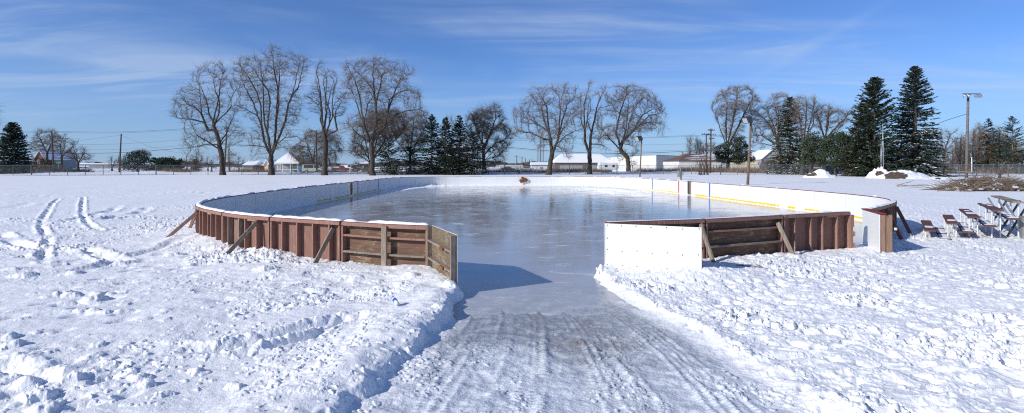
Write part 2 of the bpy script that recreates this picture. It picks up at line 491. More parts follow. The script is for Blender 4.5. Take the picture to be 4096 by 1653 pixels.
def link(name, me, mat, parent=None, smooth=False, base=None):
    o = bpy.data.objects.new(name, me)
    if mat is not None:
        me.materials.append(mat)
    if smooth:
        me.polygons.foreach_set('use_smooth', np.ones(len(me.polygons), bool))
    COL.objects.link(o)
    if parent is not None:
        o.parent = parent
    return o


class MB:
    """collects shapes in world space; build() links them as one mesh object"""
    def __init__(self):
        self.v = []
        self.f = []

    def add(self, vs, fs):
        n = len(self.v)
        self.v += [tuple(v) for v in vs]
        self.f += [tuple(n + i for i in f) for f in fs]
        return self

    def box(self, a, b):
        (x0, y0, z0), (x1, y1, z1) = a, b
        return self.add([(x0, y0, z0), (x1, y0, z0), (x1, y1, z0), (x0, y1, z0), (x0, y0, z1), (x1, y0, z1), (x1, y1, z1), (x0, y1, z1)],
                        [(0, 3, 2, 1), (4, 5, 6, 7), (0, 1, 5, 4), (1, 2, 6, 5), (2, 3, 7, 6), (3, 0, 4, 7)])

    def bar(self, p, q, w, t, up=(0, 0, 1)):
        """rectangular bar from p to q: w across (horizontal side), t along up"""
        p, q, up = Vector(p), Vector(q), Vector(up)
        d = (q - p).normalized()
        s = d.cross(up)
        if s.length < 1e-4:
            s = d.cross(Vector((1, 0, 0)))
        s.normalize()
        u = s.cross(d).normalized()
        s *= w / 2
        u *= t / 2
        return self.add([p - s - u, p + s - u, p + s + u, p - s + u, q - s - u, q + s - u, q + s + u, q - s + u],
                        [(0, 3, 2, 1), (4, 5, 6, 7), (0, 1, 5, 4), (1, 2, 6, 5), (2, 3, 7, 6), (3, 0, 4, 7)])

    def tube(self, pts, rad, k=8, cap=True):
        pts = [Vector(p) for p in pts]
        if not hasattr(rad, '__len__'):
            rad = [rad] * len(pts)
        base = len(self.v)
        ref = Vector((0.31, 0.17, 0.93))
        for i, p in enumerate(pts):
            d = (pts[min(i + 1, len(pts) - 1)] - pts[max(i - 1, 0)]).normalized()
            if abs(d.z) > .9:
                ref = Vector((1, 0.1, 0))
            s = d.cross(ref).normalized()
            u = s.cross(d)
            for j in range(k):
                a = 2 * math.pi * j / k
                self.v.append(tuple(p + (s * math.cos(a) + u * math.sin(a)) * rad[i]))
        for i in range(len(pts) - 1):
            for j in range(k):
                a, b = base + i * k + j, base + i * k + (j + 1) % k
                self.f.append((a, b, b + k, a + k))
        if cap:
            self.f.append(tuple(base + j for j in range(k))[::-1])
            self.f.append(tuple(base + (len(pts) - 1) * k + j for j in range(k)))
        return self

    def lathe(self, c, prof, k=16):
        c = Vector(c)
        base = len(self.v)
        for r, z in prof:
            for j in range(k):
                a = 2 * math.pi * j / k
                self.v.append((c.x + r * math.cos(a), c.y + r * math.sin(a), c.z + z))
        for i in range(len(prof) - 1):
            for j in range(k):
                a, b = base + i * k + j, base + i * k + (j + 1) % k
                self.f.append((a, b, b + k, a + k))
        return self

    def prism(self, poly, z0, z1):
        """poly: xy list"""
        n = len(poly)
        vs = [(x, y, z0) for x, y in poly] + [(x, y, z1) for x, y in poly]
        return self.add(vs, [tuple(range(n))[::-1], tuple(range(n, 2 * n))] + [(i, (i + 1) % n, n + (i + 1) % n, n + i) for i in range(n)])

    def strip(self, path, off0, off1, z0, z1):
        """wall ribbon along an xy path between two offsets to its right; z0, z1 numbers or lists"""
        n = len(path)
        nr = []
        for i in range(n):
            a, b = path[max(i - 1, 0)], path[min(i + 1, n - 1)]
            d = Vector((b[0] - a[0], b[1] - a[1])).normalized()
            nr.append((d.y, -d.x))
        f = (lambda z, i: z[i] if hasattr(z, '__len__') else z)
        vs = []
        for i, (p, m) in enumerate(zip(path, nr)):
            for o, z in ((off0, z0), (off1, z0), (off1, z1), (off0, z1)):
                vs.append((p[0] + m[0] * o, p[1] + m[1] * o, f(z, i)))
        fs = [(0, 1, 2, 3), tuple(4 * (n - 1) + j for j in (3, 2, 1, 0))]
        for i in range(n - 1):
            for j in range(4):
                a, b = 4 * i + j, 4 * i + (j + 1) % 4
                fs.append((a, a + 4, b + 4, b))
        return self.add(vs, fs)

    def build(self, name, mat, parent=None, smooth=False, bevel=0):
        off = wloc(parent) if parent is not None else Vector((0, 0, 0))
        me = bpy.data.meshes.new(name)
        me.from_pydata([(x - off.x, y - off.y, z - off.z) for x, y, z in self.v], [], self.f)
        me.validate()
        import bmesh
        bm = bmesh.new()
        bm.from_mesh(me)
        bmesh.ops.recalc_face_normals(bm, faces=bm.faces)
        bm.to_mesh(me)
        bm.free()
        o = link(name, me, mat, parent, smooth)
        if bevel:
            m = o.modifiers.new('bevel', 'BEVEL')
            m.width = bevel
            m.segments = 2
            m.limit_method = 'ANGLE'
        return o


# ------------------------------------------------------------------ materials
def mat_new(name):
    m = bpy.data.materials.new(name)
    m.use_nodes = True
    t = NT(m.node_tree)
    b = m.node_tree.nodes['Principled BSDF']
    return m, t, b


def simple(name, c1, c2=None, scale=6.0, rough=0.7, bump=0.0, stretch=(1, 1, 1), metal=0.0, detail=5, bscale=None, spec=0.5, sharp=(0.35, 0.65)):
    m, t, b = mat_new(name)
    co = t.add('ShaderNodeTexCoord').outputs['Object']
    v = t.mapping(co, stretch)
    n = t.noise(v, scale, detail, 0.6)
    f = t.sramp(n, *sharp)
    col = t.mix(f, (*c1, 1), (*(c2 or c1), 1))
    t.l.new(col, b.inputs['Base Color'])
    b.inputs['Roughness'].default_value = rough
    b.inputs['Metallic'].default_value = metal
    b.inputs['Specular IOR Level'].default_value = spec
    if bump:
        n2 = t.noise(v, bscale or scale * 4, 6, 0.6)
        bp = t.add('ShaderNodeBump', {'Height': n2, 'Distance': bump, 'Strength': 0.8})
        t.l.new(bp.outputs[0], b.inputs['Normal'])
    return m


def wood(name, base, worn, amount=0.5, dark=None, grain=(14, 14, 1.2), rough=0.8):
    """painted or bare boards: long grain, worn patches, dark grime specks"""
    m, t, b = mat_new(name)
    co = t.add('ShaderNodeTexCoord').outputs['Object']
    g = t.noise(t.mapping(co, grain), 3.0, 7, 0.62, 0.4)
    p = t.noise(co, 2.3, 6, 0.7)
    f = t.sramp(t.math('ADD', t.math('MULTIPLY', g, 0.45), t.math('MULTIPLY', p, 0.55)), 0.60 - 0.22 * amount, 0.70 - 0.18 * amount)
    col = t.mix(f, (*base, 1), (*worn, 1))
    gr = t.sramp(g, 0.3, 0.62)
    col = t.mix(t.math('MULTIPLY', t.math('SUBTRACT', 1.0, gr), 0.45), col, (*(dark or tuple(c * .4 for c in base)), 1))
    t.l.new(col, b.inputs['Base Color'])
    b.inputs['Roughness'].default_value = rough
    b.inputs['Specular IOR Level'].default_value = 0.25
    bp = t.add('ShaderNodeBump', {'Height': g, 'Distance': 0.012, 'Strength': 0.7})
    t.l.new(bp.outputs[0], b.inputs['Normal'])
    return m


def snow_mat(name, grain=1.0):
    m, t, b = mat_new(name)
    co = t.add('ShaderNodeTexCoord').outputs['Object']
    n = t.noise(co, 0.35, 4, 0.5)
    col = t.mix(n, (0.83, 0.835, 0.845, 1), (0.895, 0.895, 0.895, 1))
    # a little grit and straw blown over it
    sp = t.noise(co, 34.0, 2, 0.5)
    col = t.mix(t.math('MULTIPLY', t.sramp(sp, 0.735, 0.78), 0.30), col, (0.42, 0.38, 0.33, 1))
    t.l.new(col, b.inputs['Base Color'])
    b.inputs['Roughness'].default_value = 0.55
    b.inputs['Specular IOR Level'].default_value = 0.35
    h = t.math('ADD', t.math('MULTIPLY', t.noise(co, 9.0, 6, 0.62), 1.0), t.math('MULTIPLY', t.noise(co, 55.0, 4, 0.7), 0.28))
    bp = t.add('ShaderNodeBump', {'Height': h, 'Distance': 0.030 * grain, 'Strength': 0.75})
    t.l.new(bp.outputs[0], b.inputs['Normal'])
    return m


M = {}
M['snow'] = snow_mat('snow')
M['snow_soft'] = simple('soft_snow', (0.84, 0.86, 0.90), (0.88, 0.89, 0.92), 3, 0.55, 0.01)
M['brown'] = wood('brown_paint', (0.255, 0.137, 0.104), (0.31, 0.20, 0.155), 0.30, (0.12, 0.06, 0.045))
M['brown_stud'] = wood('brown_stud_paint', (0.30, 0.168, 0.128), (0.38, 0.27, 0.20), 0.28, (0.14, 0.072, 0.055))
M['plywood'] = wood('weathered_plywood', (0.165, 0.095, 0.065), (0.29, 0.205, 0.13), 0.42, (0.06, 0.032, 0.022), (1.2, 1.2, 9))
M['door_ply'] = wood('grey_plywood', (0.165, 0.125, 0.082), (0.25, 0.20, 0.135), 0.5, (0.06, 0.042, 0.028), (1.5, 1.5, 9))
M['grey_wood'] = wood('weathered_grey_wood', (0.235, 0.19, 0.15), (0.34, 0.295, 0.245), 0.5, (0.10, 0.07, 0.05))
M['tan_wood'] = wood('bare_pine', (0.34, 0.22, 0.14), (0.40, 0.30, 0.205), 0.5, (0.16, 0.09, 0.06))
M['pole_wood'] = wood('pole_wood', (0.085, 0.062, 0.048), (0.14, 0.108, 0.085), 0.5, (0.04, 0.028, 0.02))
M['lamp_pole'] = wood('tan_pole_wood', (0.175, 0.12, 0.082), (0.25, 0.195, 0.148), 0.5, (0.07, 0.045, 0.03))
M['pole_grey'] = wood('grey_pole_wood', (0.15, 0.13, 0.115), (0.24, 0.22, 0.20), 0.5, (0.07, 0.055, 0.045))
M['red'] = wood('faded_red_paint', (0.24, 0.020, 0.028), (0.19, 0.12, 0.10), 0.55, (0.09, 0.03, 0.025))
M['bench'] = wood('bench_red_brown', (0.125, 0.06, 0.048), (0.18, 0.115, 0.095), 0.35, (0.06, 0.028, 0.022))
M['white_panel'] = None
M['blue_paint'] = simple('blue_paint', (0.06, 0.13, 0.42), (0.10, 0.18, 0.46), 8, 0.5)
M['red_line'] = simple('red_line_paint', (0.50, 0.03, 0.045), (0.42, 0.05, 0.06), 8, 0.5)
M['yellow'] = simple('yellow_kick', (0.80, 0.52, 0.015), (0.70, 0.46, 0.05), 5, 0.5)
M['white_metal'] = simple('white_enamel', (0.74, 0.76, 0.76), (0.60, 0.62, 0.62), 14, 0.45)
M['galv'] = simple('galvanised_steel', (0.34, 0.37, 0.38), (0.46, 0.49, 0.50), 9, 0.42, metal=0.7)
M['fence_metal'] = simple('fence_steel', (0.10, 0.11, 0.12), (0.15, 0.16, 0.17), 5, 0.55, metal=0.3)
M['dark_metal'] = simple('dark_metal', (0.03, 0.032, 0.035), (0.05, 0.05, 0.055), 8, 0.45)
M['wire'] = simple('cable_black', (0.03, 0.03, 0.035), rough=0.6)
M['rust'] = wood('rusty_brown', (0.20, 0.075, 0.03), (0.28, 0.11, 0.04), 0.5, (0.07, 0.03, 0.015))
M['bolt'] = simple('bolt_head', (0.12, 0.10, 0.09), rough=0.5, metal=0.5)


def white_panel_mat():
    m, t, b = mat_new('white_board')
    co = t.add('ShaderNodeTexCoord').outputs['Object']
    n = t.noise(co, 1.6, 5, 0.6)
    col = t.mix(n, (0.70, 0.71, 0.695, 1), (0.78, 0.785, 0.77, 1))
    st = t.noise(t.mapping(co, (2.0, 2.0, 0.35)), 5.0, 6, 0.65)
    col = t.mix(t.math('MULTIPLY', t.sramp(st, 0.60, 0.80), 0.28), col, (0.50, 0.48, 0.45, 1))
    sc = t.noise(t.mapping(co, (1, 1, 4)), 21.0, 3, 0.5)
    col = t.mix(t.math('MULTIPLY', t.sramp(sc, 0.70, 0.76), 0.45), col, (0.18, 0.17, 0.17, 1))
    t.l.new(col, b.inputs['Base Color'])
    b.inputs['Roughness'].default_value = 0.38
    bp = t.add('ShaderNodeBump', {'Height': n, 'Distance': 0.02, 'Strength': 0.4})
    t.l.new(bp.outputs[0], b.inputs['Normal'])
    return m


M['white_panel'] = white_panel_mat()

# ------------------------------------------------------------------ snow field, packed drive, rink ice
def build_ground():
    th = np.concatenate([np.linspace(-math.pi, -0.90, 46, endpoint=False), np.linspace(-0.90, 0.90, 2100, endpoint=False), np.linspace(0.90, math.pi, 46, endpoint=False)])
    r1 = np.geomspace(0.25, 3.6, 24, endpoint=False)
    r2 = 1 / np.linspace(1 / 3.6, 1 / 60.0, 840, endpoint=False)
    r3 = np.geomspace(60, 170, 170, endpoint=False)
    r4 = np.geomspace(170, 5200, 60)
    rr = np.concatenate([r1, r2, r3, r4])
    nt, nr = len(th), len(rr)
    T, Rr = np.meshgrid(th, rr)
    X, Y = np.sin(T) * Rr, np.cos(T) * Rr
    Z, pm, rough = ground(X, Y, True)
    GRID.update(th=th, rr=rr, Z=Z)
    V = np.stack([X.ravel(), Y.ravel(), Z.ravel()], 1)
    V = np.vstack([V, [[0, 0, 0.02]]])
    pm = np.append(pm, pm[0])
    rough = np.append(rough, 1.0)
    idx = np.arange(nr * nt).reshape(nr, nt)
    a, b = idx[:-1], idx[1:]
    q = np.stack([a, np.roll(a, -1, 1), np.roll(b, -1, 1), b], -1).reshape(-1, 4)[:, ::-1]
    tri = np.stack([np.full(nt, nr * nt), np.roll(idx[0], -1), idx[0]], 1)[:, ::-1]
    on = (pm[q].mean(1) > 0.5)
    on_t = (pm[tri].mean(1) > 0.5)
    for name, sel, sel_t in (('snow_field', ~on, ~on_t), ('drive', on, on_t)):
        qq, tt = q[sel], tri[sel_t]
        used = np.unique(np.concatenate([qq.ravel(), tt.ravel()]))
        mp = np.zeros(len(V), np.int64)
        mp[used] = np.arange(len(used))
        fs = [mp[qq]] + ([mp[tt]] if len(tt) else [])
        me = fast_mesh(name, V[used], fs)
        at = me.attributes.new('inner', 'FLOAT', 'POINT')
        at.data.foreach_set('value', rough[used].astype(np.float32))
        o = link(name, me, M['snow'] if name == 'snow_field' else M['drive'], smooth=True)
        tag(o, kind='structure', label={'snow_field': 'trampled white snow covering the whole field', 'drive': 'packed icy drive with tyre tracks leading to the rink'}[name])


def drive_mat():
    m, t, b = mat_new('packed_drive')
    co = t.add('ShaderNodeTexCoord').outputs['Object']
    sep = t.add('ShaderNodeSeparateXYZ', {0: co})
    big = t.noise(co, 0.9, 5, 0.6, 0.3)
    y2 = t.math('ADD', sep.outputs[1], t.math('MULTIPLY', t.math('SUBTRACT', big, 0.5), 3.2))
    icy = t.sramp(y2, 5.3, 7.4)                 # bare ice close to the rink, snow further out
    n = t.noise(co, 7.0, 7, 0.65)
    snow = t.mix(t.sramp(n, 0.3, 0.7), (0.50, 0.54, 0.60, 1), (0.75, 0.775, 0.815, 1))
    ice = t.mix(t.sramp(n, 0.35, 0.68), (0.26, 0.28, 0.31, 1), (0.46, 0.485, 0.51, 1))
    col = t.mix(icy, snow, ice)
    # brownish grit tracked in along the right of centre
    dx = t.math('SUBTRACT', sep.outputs[0], t.math('ADD', 0.62, t.math('MULTIPLY', t.math('SUBTRACT', 8.0, sep.outputs[1]), 0.16)))
    band = t.math('SUBTRACT', 1.0, t.sramp(t.math('ABSOLUTE', dx), 0.1, 0.95))
    dirt = t.math('MULTIPLY', band, t.sramp(t.noise(co, 1.7, 6, 0.65), 0.38, 0.68))
    dirt = t.math('MULTIPLY', dirt, t.sramp(y2, 4.4, 6.6))
    col = t.mix(t.math('MULTIPLY', dirt, 0.70), col, (0.25, 0.21, 0.185, 1))
    inner = t.add('ShaderNodeAttribute', attribute_name='inner').outputs['Fac']
    col = t.mix(inner, (0.84, 0.845, 0.86, 1), col)
    t.l.new(col, b.inputs['Base Color'])
    rg = t.math('SUBTRACT', t.math('SUBTRACT', 0.62, t.math('MULTIPLY', icy, 0.27)), t.math('MULTIPLY', t.sramp(y2, 7.6, 9.0), 0.18))
    t.l.new(rg, b.inputs['Roughness'])
    h = t.math('ADD', t.noise(co, 12.0, 6, 0.65), t.math('MULTIPLY', t.noise(co, 60.0, 4, 0.7), 0.3))
    bp = t.add('ShaderNodeBump', {'Height': h, 'Distance': 0.028, 'Strength': 0.8})
    t.l.new(bp.outputs[0], b.inputs['Normal'])
    return m


def ice_mat():
    m, t, b = mat_new('rink_ice')
    co = t.add('ShaderNodeTexCoord').outputs['Object']
    big = t.noise(t.mapping(co, (1, 0.55, 1)), 0.13, 4, 0.55, 0.5)
    mid = t.noise(t.mapping(co, (1, 0.7, 1)), 0.7, 6, 0.62)
    streak = t.noise(t.mapping(co, (0.55, 1.1, 1), (0, 0, 0.12)), 1.5, 7, 0.66, 0.8)
    base = t.mix(t.sramp(big, 0.36, 0.66), (0.28, 0.285, 0.30, 1), (0.43, 0.415, 0.405, 1))
    base = t.mix(t.math('MULTIPLY', t.sramp(mid, 0.38, 0.7), 0.45), base, (0.42, 0.47, 0.54, 1))
    fr = t.math('MULTIPLY', t.sramp(streak, 0.575, 0.70), 0.75)
    base = t.mix(fr, base, (0.72, 0.76, 0.82, 1))
    # worn, frosted ice where people and machines pass through the opening
    sp = t.add('ShaderNodeSeparateXYZ', {0: co})
    mouth = t.math('SUBTRACT', 1.0, t.sramp(t.math('ADD', sp.outputs[1], t.math('MULTIPLY', mid, 2.5)), 9.6, 12.6))
    fro = t.math('MULTIPLY', mouth, t.sramp(t.noise(co, 3.2, 8, 0.7), 0.40, 0.66))
    base = t.mix(t.math('MULTIPLY', fro, 0.75), base, (0.52, 0.545, 0.575, 1))
    t.l.new(base, b.inputs['Base Color'])
    rg = t.math('ADD', t.math('ADD', 0.085, t.math('MULTIPLY', t.sramp(mid, 0.4, 0.7), 0.10)), t.math('ADD', t.math('MULTIPLY', fr, 0.5), t.math('MULTIPLY', fro, 0.3)))
    t.l.new(rg, b.inputs['Roughness'])
    b.inputs['IOR'].default_value = 1.31
    h = t.math('ADD', t.math('MULTIPLY', t.noise(co, 0.8, 4, 0.55), 1.0), t.math('MULTIPLY', t.noise(co, 6.0, 5, 0.6), t.math('ADD', 0.10, t.math('MULTIPLY', fro, 0.5))))
    bp = t.add('ShaderNodeBump', {'Height': h, 'Distance': 0.018, 'Strength': 0.55})
    t.l.new(bp.outputs[0], b.inputs['Normal'])
    return m


M['drive'] = drive_mat()
M['ice'] = ice_mat()
build_ground()

ice_poly = [p for p in OUTLINE] + [(1.95, 11.4), (1.75, 9.6), (2.0, 8.2), (2.2, 7.0), (-1.1, 7.0), (-1.0, 8.2), (-1.0, 9.4), (-1.45, 10.8)]
mbi = MB()
mbi.prism(ice_poly, -0.06, 0.0)
ice = mbi.build('rink_ice', M['ice'])
tag(ice, 'grey blue ice sheet of the outdoor rink', kind='structure')


# ------------------------------------------------------------------ rink boards
RT = 1.01                                        # top of the boards above the ice


def arclen(P):
    s = [0.0]
    for a, b in zip(P[:-1], P[1:]):
        s.append(s[-1] + math.hypot(b[0] - a[0], b[1] - a[1]))
    return s


def at_s(P, S, s):
    s = max(0, min(S[-1], s))
    for i in range(len(P) - 1):
        if s <= S[i + 1] + 1e-9:
            t = (s - S[i]) / max(S[i + 1] - S[i], 1e-9)
            a, b = P[i], P[i + 1]
            d = Vector((b[0] - a[0], b[1] - a[1])).normalized()
            return (a[0] + (b[0] - a[0]) * t, a[1] + (b[1] - a[1]) * t), (d.x, d.y)
    return P[-1], (1, 0)


def sub(P, S, s0, s1, step=0.5):
    n = max(1, int(math.ceil((s1 - s0) / step)))
    return [at_s(P, S, s0 + (s1 - s0) * i / n)[0] for i in range(n + 1)]


def offs(p, d, o, along=0.0):
    """offset to the right (inside) by o"""
    return (p[0] + d[1] * o + d[0] * along, p[1] - d[0] * o + d[1] * along)


def snow_cap(path, o0, o1, z, rnd, parent, hgt=0.035, cover=1.0, name='snow_cap'):
    """uneven ribbon of snow lying along a rail"""
    S = arclen(path)
    n = max(6, int(S[-1] / 0.07))
    vs, fs = [], []
    sd_ = rnd.random() * 100
    k = 6
    rows = 0
    prev = False
    for i in range(n + 1):
        s = S[-1] * i / n
        p, d = at_s(path, S, s)
        m = float(fbm(np.array([s * 1.3 + sd_]), np.array([sd_]), 3)[0])
        c = float(fbm(np.array([s * 6 + sd_]), np.array([3.0]), 3)[0])
        on = True
        thin = 1.0 if m < cover * 0.75 + .05 else 0.12
        h = max(0.003, hgt * (0.5 + 1.1 * c) * thin)
        e = 0.010 * (float(vnoise(np.array([s * 9 + sd_]), np.array([9.0]))[0]) - .3)
        if i in (0, n):
            h = 0
        if on or prev:
            for j in range(k + 1):
                f = j / k
                o = o0 - e + (o1 - o0 + 2 * e) * f
                q = offs(p, d, o)
                vs.append((q[0], q[1], z + 0.002 + h * math.sin(math.pi * f) ** 0.45))
            if prev:
                for j in range(k):
                    a = (rows - 1) * (k + 1) + j
                    fs.append((a, a + 1, a + k + 2, a + k + 1))
            rows += 1
        prev = on
    if fs:
        mb = MB()
        mb.add(vs, fs)
        return mb.build(name, M['snow_soft'], parent, smooth=True)


def board_run(P, label, zone, seclen, seed, joints_open=True, near=(0, 0), style=None, studstep=.6, inside_marks=(), yellow=(), snow=0.8, braces=(), smax=100):
    rnd = random.Random(seed)
    S = arclen(P)
    L = S[-1]
    mid = at_s(P, S, L / 2)[0]
    root = thing('rink_boards', label, 'rink wall', (P[0][0], P[0][1], 0), group='walls of the ice rink')
    n = max(1, round(L / seclen))
    sl = L / n
    nstud = 0
    for i in range(n):
        s0, s1 = i * sl, (i + 1) * sl
        g = 0.015
        path = sub(P, S, s0 + .009, s1 - .009, 0.4)
        mb = MB()
        mb.strip(path, 0.0, 0.012, 0.0, RT - 0.03)
        mb.build('facing_panel', M['white_panel'], root)
        st = (style or (lambda i: 'stud'))(i)
        mb = MB()
        mb.strip(path, -0.018, -0.001, -0.12, RT - 0.035)
        mb.build('backing_panel', M['plywood'] if st == 'rail' else M['brown'], root)
        # top rail with a darker plank under it
        pr = sub(P, S, s0 + (0.03 if i or 1 else 0), s1 - 0.03, 0.35)
        tilt = 0.0
        mb = MB()
        mb.strip(pr, -0.135, 0.018, RT - 0.030, RT)
        rail = mb.build('top_rail', M['red'], root, bevel=0.004)
        mb = MB()
        mb.strip(pr, -0.155, -0.136, RT - 0.085, RT - 0.012)
        mb.build('fascia_board', M['tan_wood'] if rnd.random() < .08 else M['brown_stud'], root)
        cov = snow(i) if callable(snow) else snow
        if cov > 0:
            snow_cap(pr, -0.128, 0.012, RT, rnd, rail, 0.04, cov)
        # posts at both sides of the joint
        for sj, a in ((s0, 0.045), (s1, -0.045)):
            p, d = at_s(P, S, sj)
            b0 = offs(p, d, -0.022, a)
            b1 = offs(p, d, -0.148, a)
            mb = MB()
            mb.bar((b0[0], b0[1], (RT - .12) / 2 - .04), (b1[0], b1[1], (RT - .12) / 2 - .04), 0.042, RT - .01)
            mb.build('post', M['brown_stud'], root, bevel=0.004)
        if st == 'stud':
            k = max(1, int(round(sl / studstep)) - 1)
            for j in range(k):
                sj = s0 + sl * (j + 1) / (k + 1) + rnd.uniform(-.11, .11)
                if nstud >= smax:
                    break
                nstud += 1
                p, d = at_s(P, S, sj)
                b0 = offs(p, d, -0.019)
                b1 = offs(p, d, -0.145)
                hh = RT - 0.09
                mb = MB()
                mb.bar((b0[0], b0[1], hh / 2 - .05), (b1[0], b1[1], hh / 2 - .05), 0.040, hh + .1)
                qq = rnd.random()
                mb.build('stud', M['brown_stud' if qq < .84 else ('grey_wood' if qq < .92 else 'brown')], root, bevel=0.004)
                if rnd.random() < .16:
                    q = sub(P, S, sj + .03, min(sj + studstep * .8, s1 - .08), .2)
                    mb = MB()
                    mb.strip(q, -.145, -.02, RT - .125, RT - .088)
                    mb.build('spacer_block', M['tan_wood'], root, bevel=0.003)
        else:
            for zz, wd in ((0.70, .125), (0.36, .135)):
                q = sub(P, S, s0 + .08, s1 - .08, .5)
                mb = MB()
                mb.strip(q, -0.02 - wd, -0.02, zz, zz + .04)
                mb.build('shelf_rail', M['grey_wood'] if zz < .5 else M['brown_stud'], root, bevel=0.004)
                q = sub(P, S, s0 + .08, s1 - .08, .5)
            sj = s0 + sl * 0.45
            p, d = at_s(P, S, sj)
            b0 = offs(p, d, -0.160)
            b1 = offs(p, d, -0.200)
            mb = MB()
            mb.bar((b0[0], b0[1], RT / 2 - .05), (b1[0], b1[1], RT / 2 - .05), 0.13, RT + .02)
            if st == 'rail' and rnd.random() < 2 and i in (0,):
                mb.build('post', M['grey_wood'], root, bevel=0.004)
        # ground level kick strip showing where no snow covers it
        for y0, y1 in yellow:
            if s0 < y1 and s1 > y0:
                q = sub(P, S, max(s0, y0), min(s1, y1), .4)
                if len(q) > 1:
                    mb = MB()
                    mb.strip(q, 0.013, 0.024, 0.0, 0.135)
                    mb.build('kick_strip', M['yellow'], root)
    for sj, matn, w in inside_marks:
        q = sub(P, S, sj - w / 2, sj + w / 2, w)
        mb = MB()
        mb.strip(q, 0.013, 0.018, 0.0, RT - .031)
        mb.build('painted_line', M[matn], root)
    for sj, out, zt, matn, wd, skew in braces:
        p, d = at_s(P, S, sj)
        a = offs(p, d, -0.15)
        b = offs(p, d, -0.15 - out, skew)
        gb = gz(b[0], b[1]) - .05
        mb = MB()
        mb.bar((a[0], a[1], zt), (b[0], b[1], gb), 0.045, wd)
        mb.build('brace', M[matn], root, bevel=0.004)
    return root, S


rootA, SA = board_run(RUN_A, 'long left rink wall curving from the open plywood gate to the gap, ribbed brown outside', 'a', 2.2, 3,
                      style=lambda i: 'rail' if i == 0 else 'stud', studstep=.42, inside_marks=[(33.9, 'blue_paint', .16)],
                      yellow=[(25.5, 28.4), (28.9, 34.6)], snow=lambda i: (.62 if i == 0 else 0.95) if i < 6 else .55,
                      braces=[(2.35, .42, .85, 'grey_wood', .09, .12), (4.75, .6, .86, 'grey_wood', .09, .25), (8.9, .75, .86, 'brown_stud', .09, .25), (11.0, .24, .80, 'brown_stud', .09, .10), (17, .7, .86, 'brown_stud', .09, 0), (24, .7, .86, 'brown_stud', .09, 0), (31, .7, .86, 'brown_stud', .09, 0)])
print('LEN A', SA[-1])
rootB, SB = board_run(RUN_B, 'white wall closing the far end of the rink between the two side gaps', 'b', 2.4, 4, studstep=1.2,
                      inside_marks=[(1.3, 'red_line', .16), (8.0, 'blue_paint', .18)], yellow=[(0, 9)], snow=.6)
print('LEN B', SB[-1])
for s_, m_, w_ in ((SB[-1] - 1.7, 'red_line', .2), (SB[-1] - 7.0, 'blue_paint', .2)):
    mb = MB()
    mb.strip(sub(RUN_B, SB, s_ - w_ / 2, s_ + w_ / 2, .1), 0.013, 0.018, 0, RT - .031)
    mb.build('painted_line', M[m_], rootB)
for a_, b_ in ((SB[-1] - 26, SB[-1] - 22.5), (SB[-1] - 15.5, SB[-1] - 13.8), (SB[-1] - 11.8, SB[-1] - 10.9), (SB[-1] - 9.8, SB[-1] - 7.2), (SB[-1] - 6.9, SB[-1] - 2.0)):
    mb = MB()
    mb.strip(sub(RUN_B, SB, a_, b_, .4), 0.013, 0.024, 0, .12)
    mb.build('kick_strip', M['yellow'], rootB)
rootC, SC_ = board_run(RUN_C, 'bright white right rink wall with long yellow kick strip and one blue line', 'c', 2.4, 5, studstep=.55,
                       inside_marks=[(3.2, 'blue_paint', .2)], yellow=[(.8, 3.0), (3.3, 11.6), (12.4, 13.1), (13.9, 15.3), (16.2, 19.6), (22.4, 22.7)], snow=.35,
                       braces=[(SC_x, .38, .86, 'brown', .10, 0.1) for SC_x in (22.9, 24.7, 18, 12, 6)])
print('LEN C', SC_[-1])
rootD, SD = board_run(RUN_D, 'short right front rink wall with horizontal shelf rails and weathered plywood back', 'd', 2.42, 6,
                      style=lambda i: 'rail' if i in (1, 2) else 'stud', studstep=.48, snow=.15,
                      braces=[(2.62, .34, .84, 'grey_wood', .10, -.12), (4.95, .45, .9, 'grey_wood', .10, .0)])
print('LEN D', SD[-1])


def gap_post(p, d, name, label, tilt=0.0):
    r = thing('gap_post', label, 'post', (p[0], p[1], 0))
    mb = MB()
    mb.bar((p[0], p[1], -.1), (p[0] + tilt, p[1], RT + .02), .12, .12, (0, 1, 0))
    mb.build('upright', M['grey_wood'], r, bevel=.006)
    mb = MB()
    mb.box((p[0] - .05, p[1] - .24, .1), (p[0] + .05, p[1] - .08, RT - .08))
    mb.build('plank', M['tan_wood'], r, bevel=.004)
    mb = MB()
    mb.box((p[0] - .07, p[1] + .09, .0), (p[0] + .06, p[1] + .3, RT - .04))
    mb.build('hinge_board', M['dark_metal'], r, bevel=.004)


gap_post((-11.40, 39.3), (0, 1), 'l', 'dark narrow post standing in the gap of the left rink wall')
gap_post((13.10, 40.85), (0, 1), 'r', 'dark narrow post standing in the gap of the right rink wall')


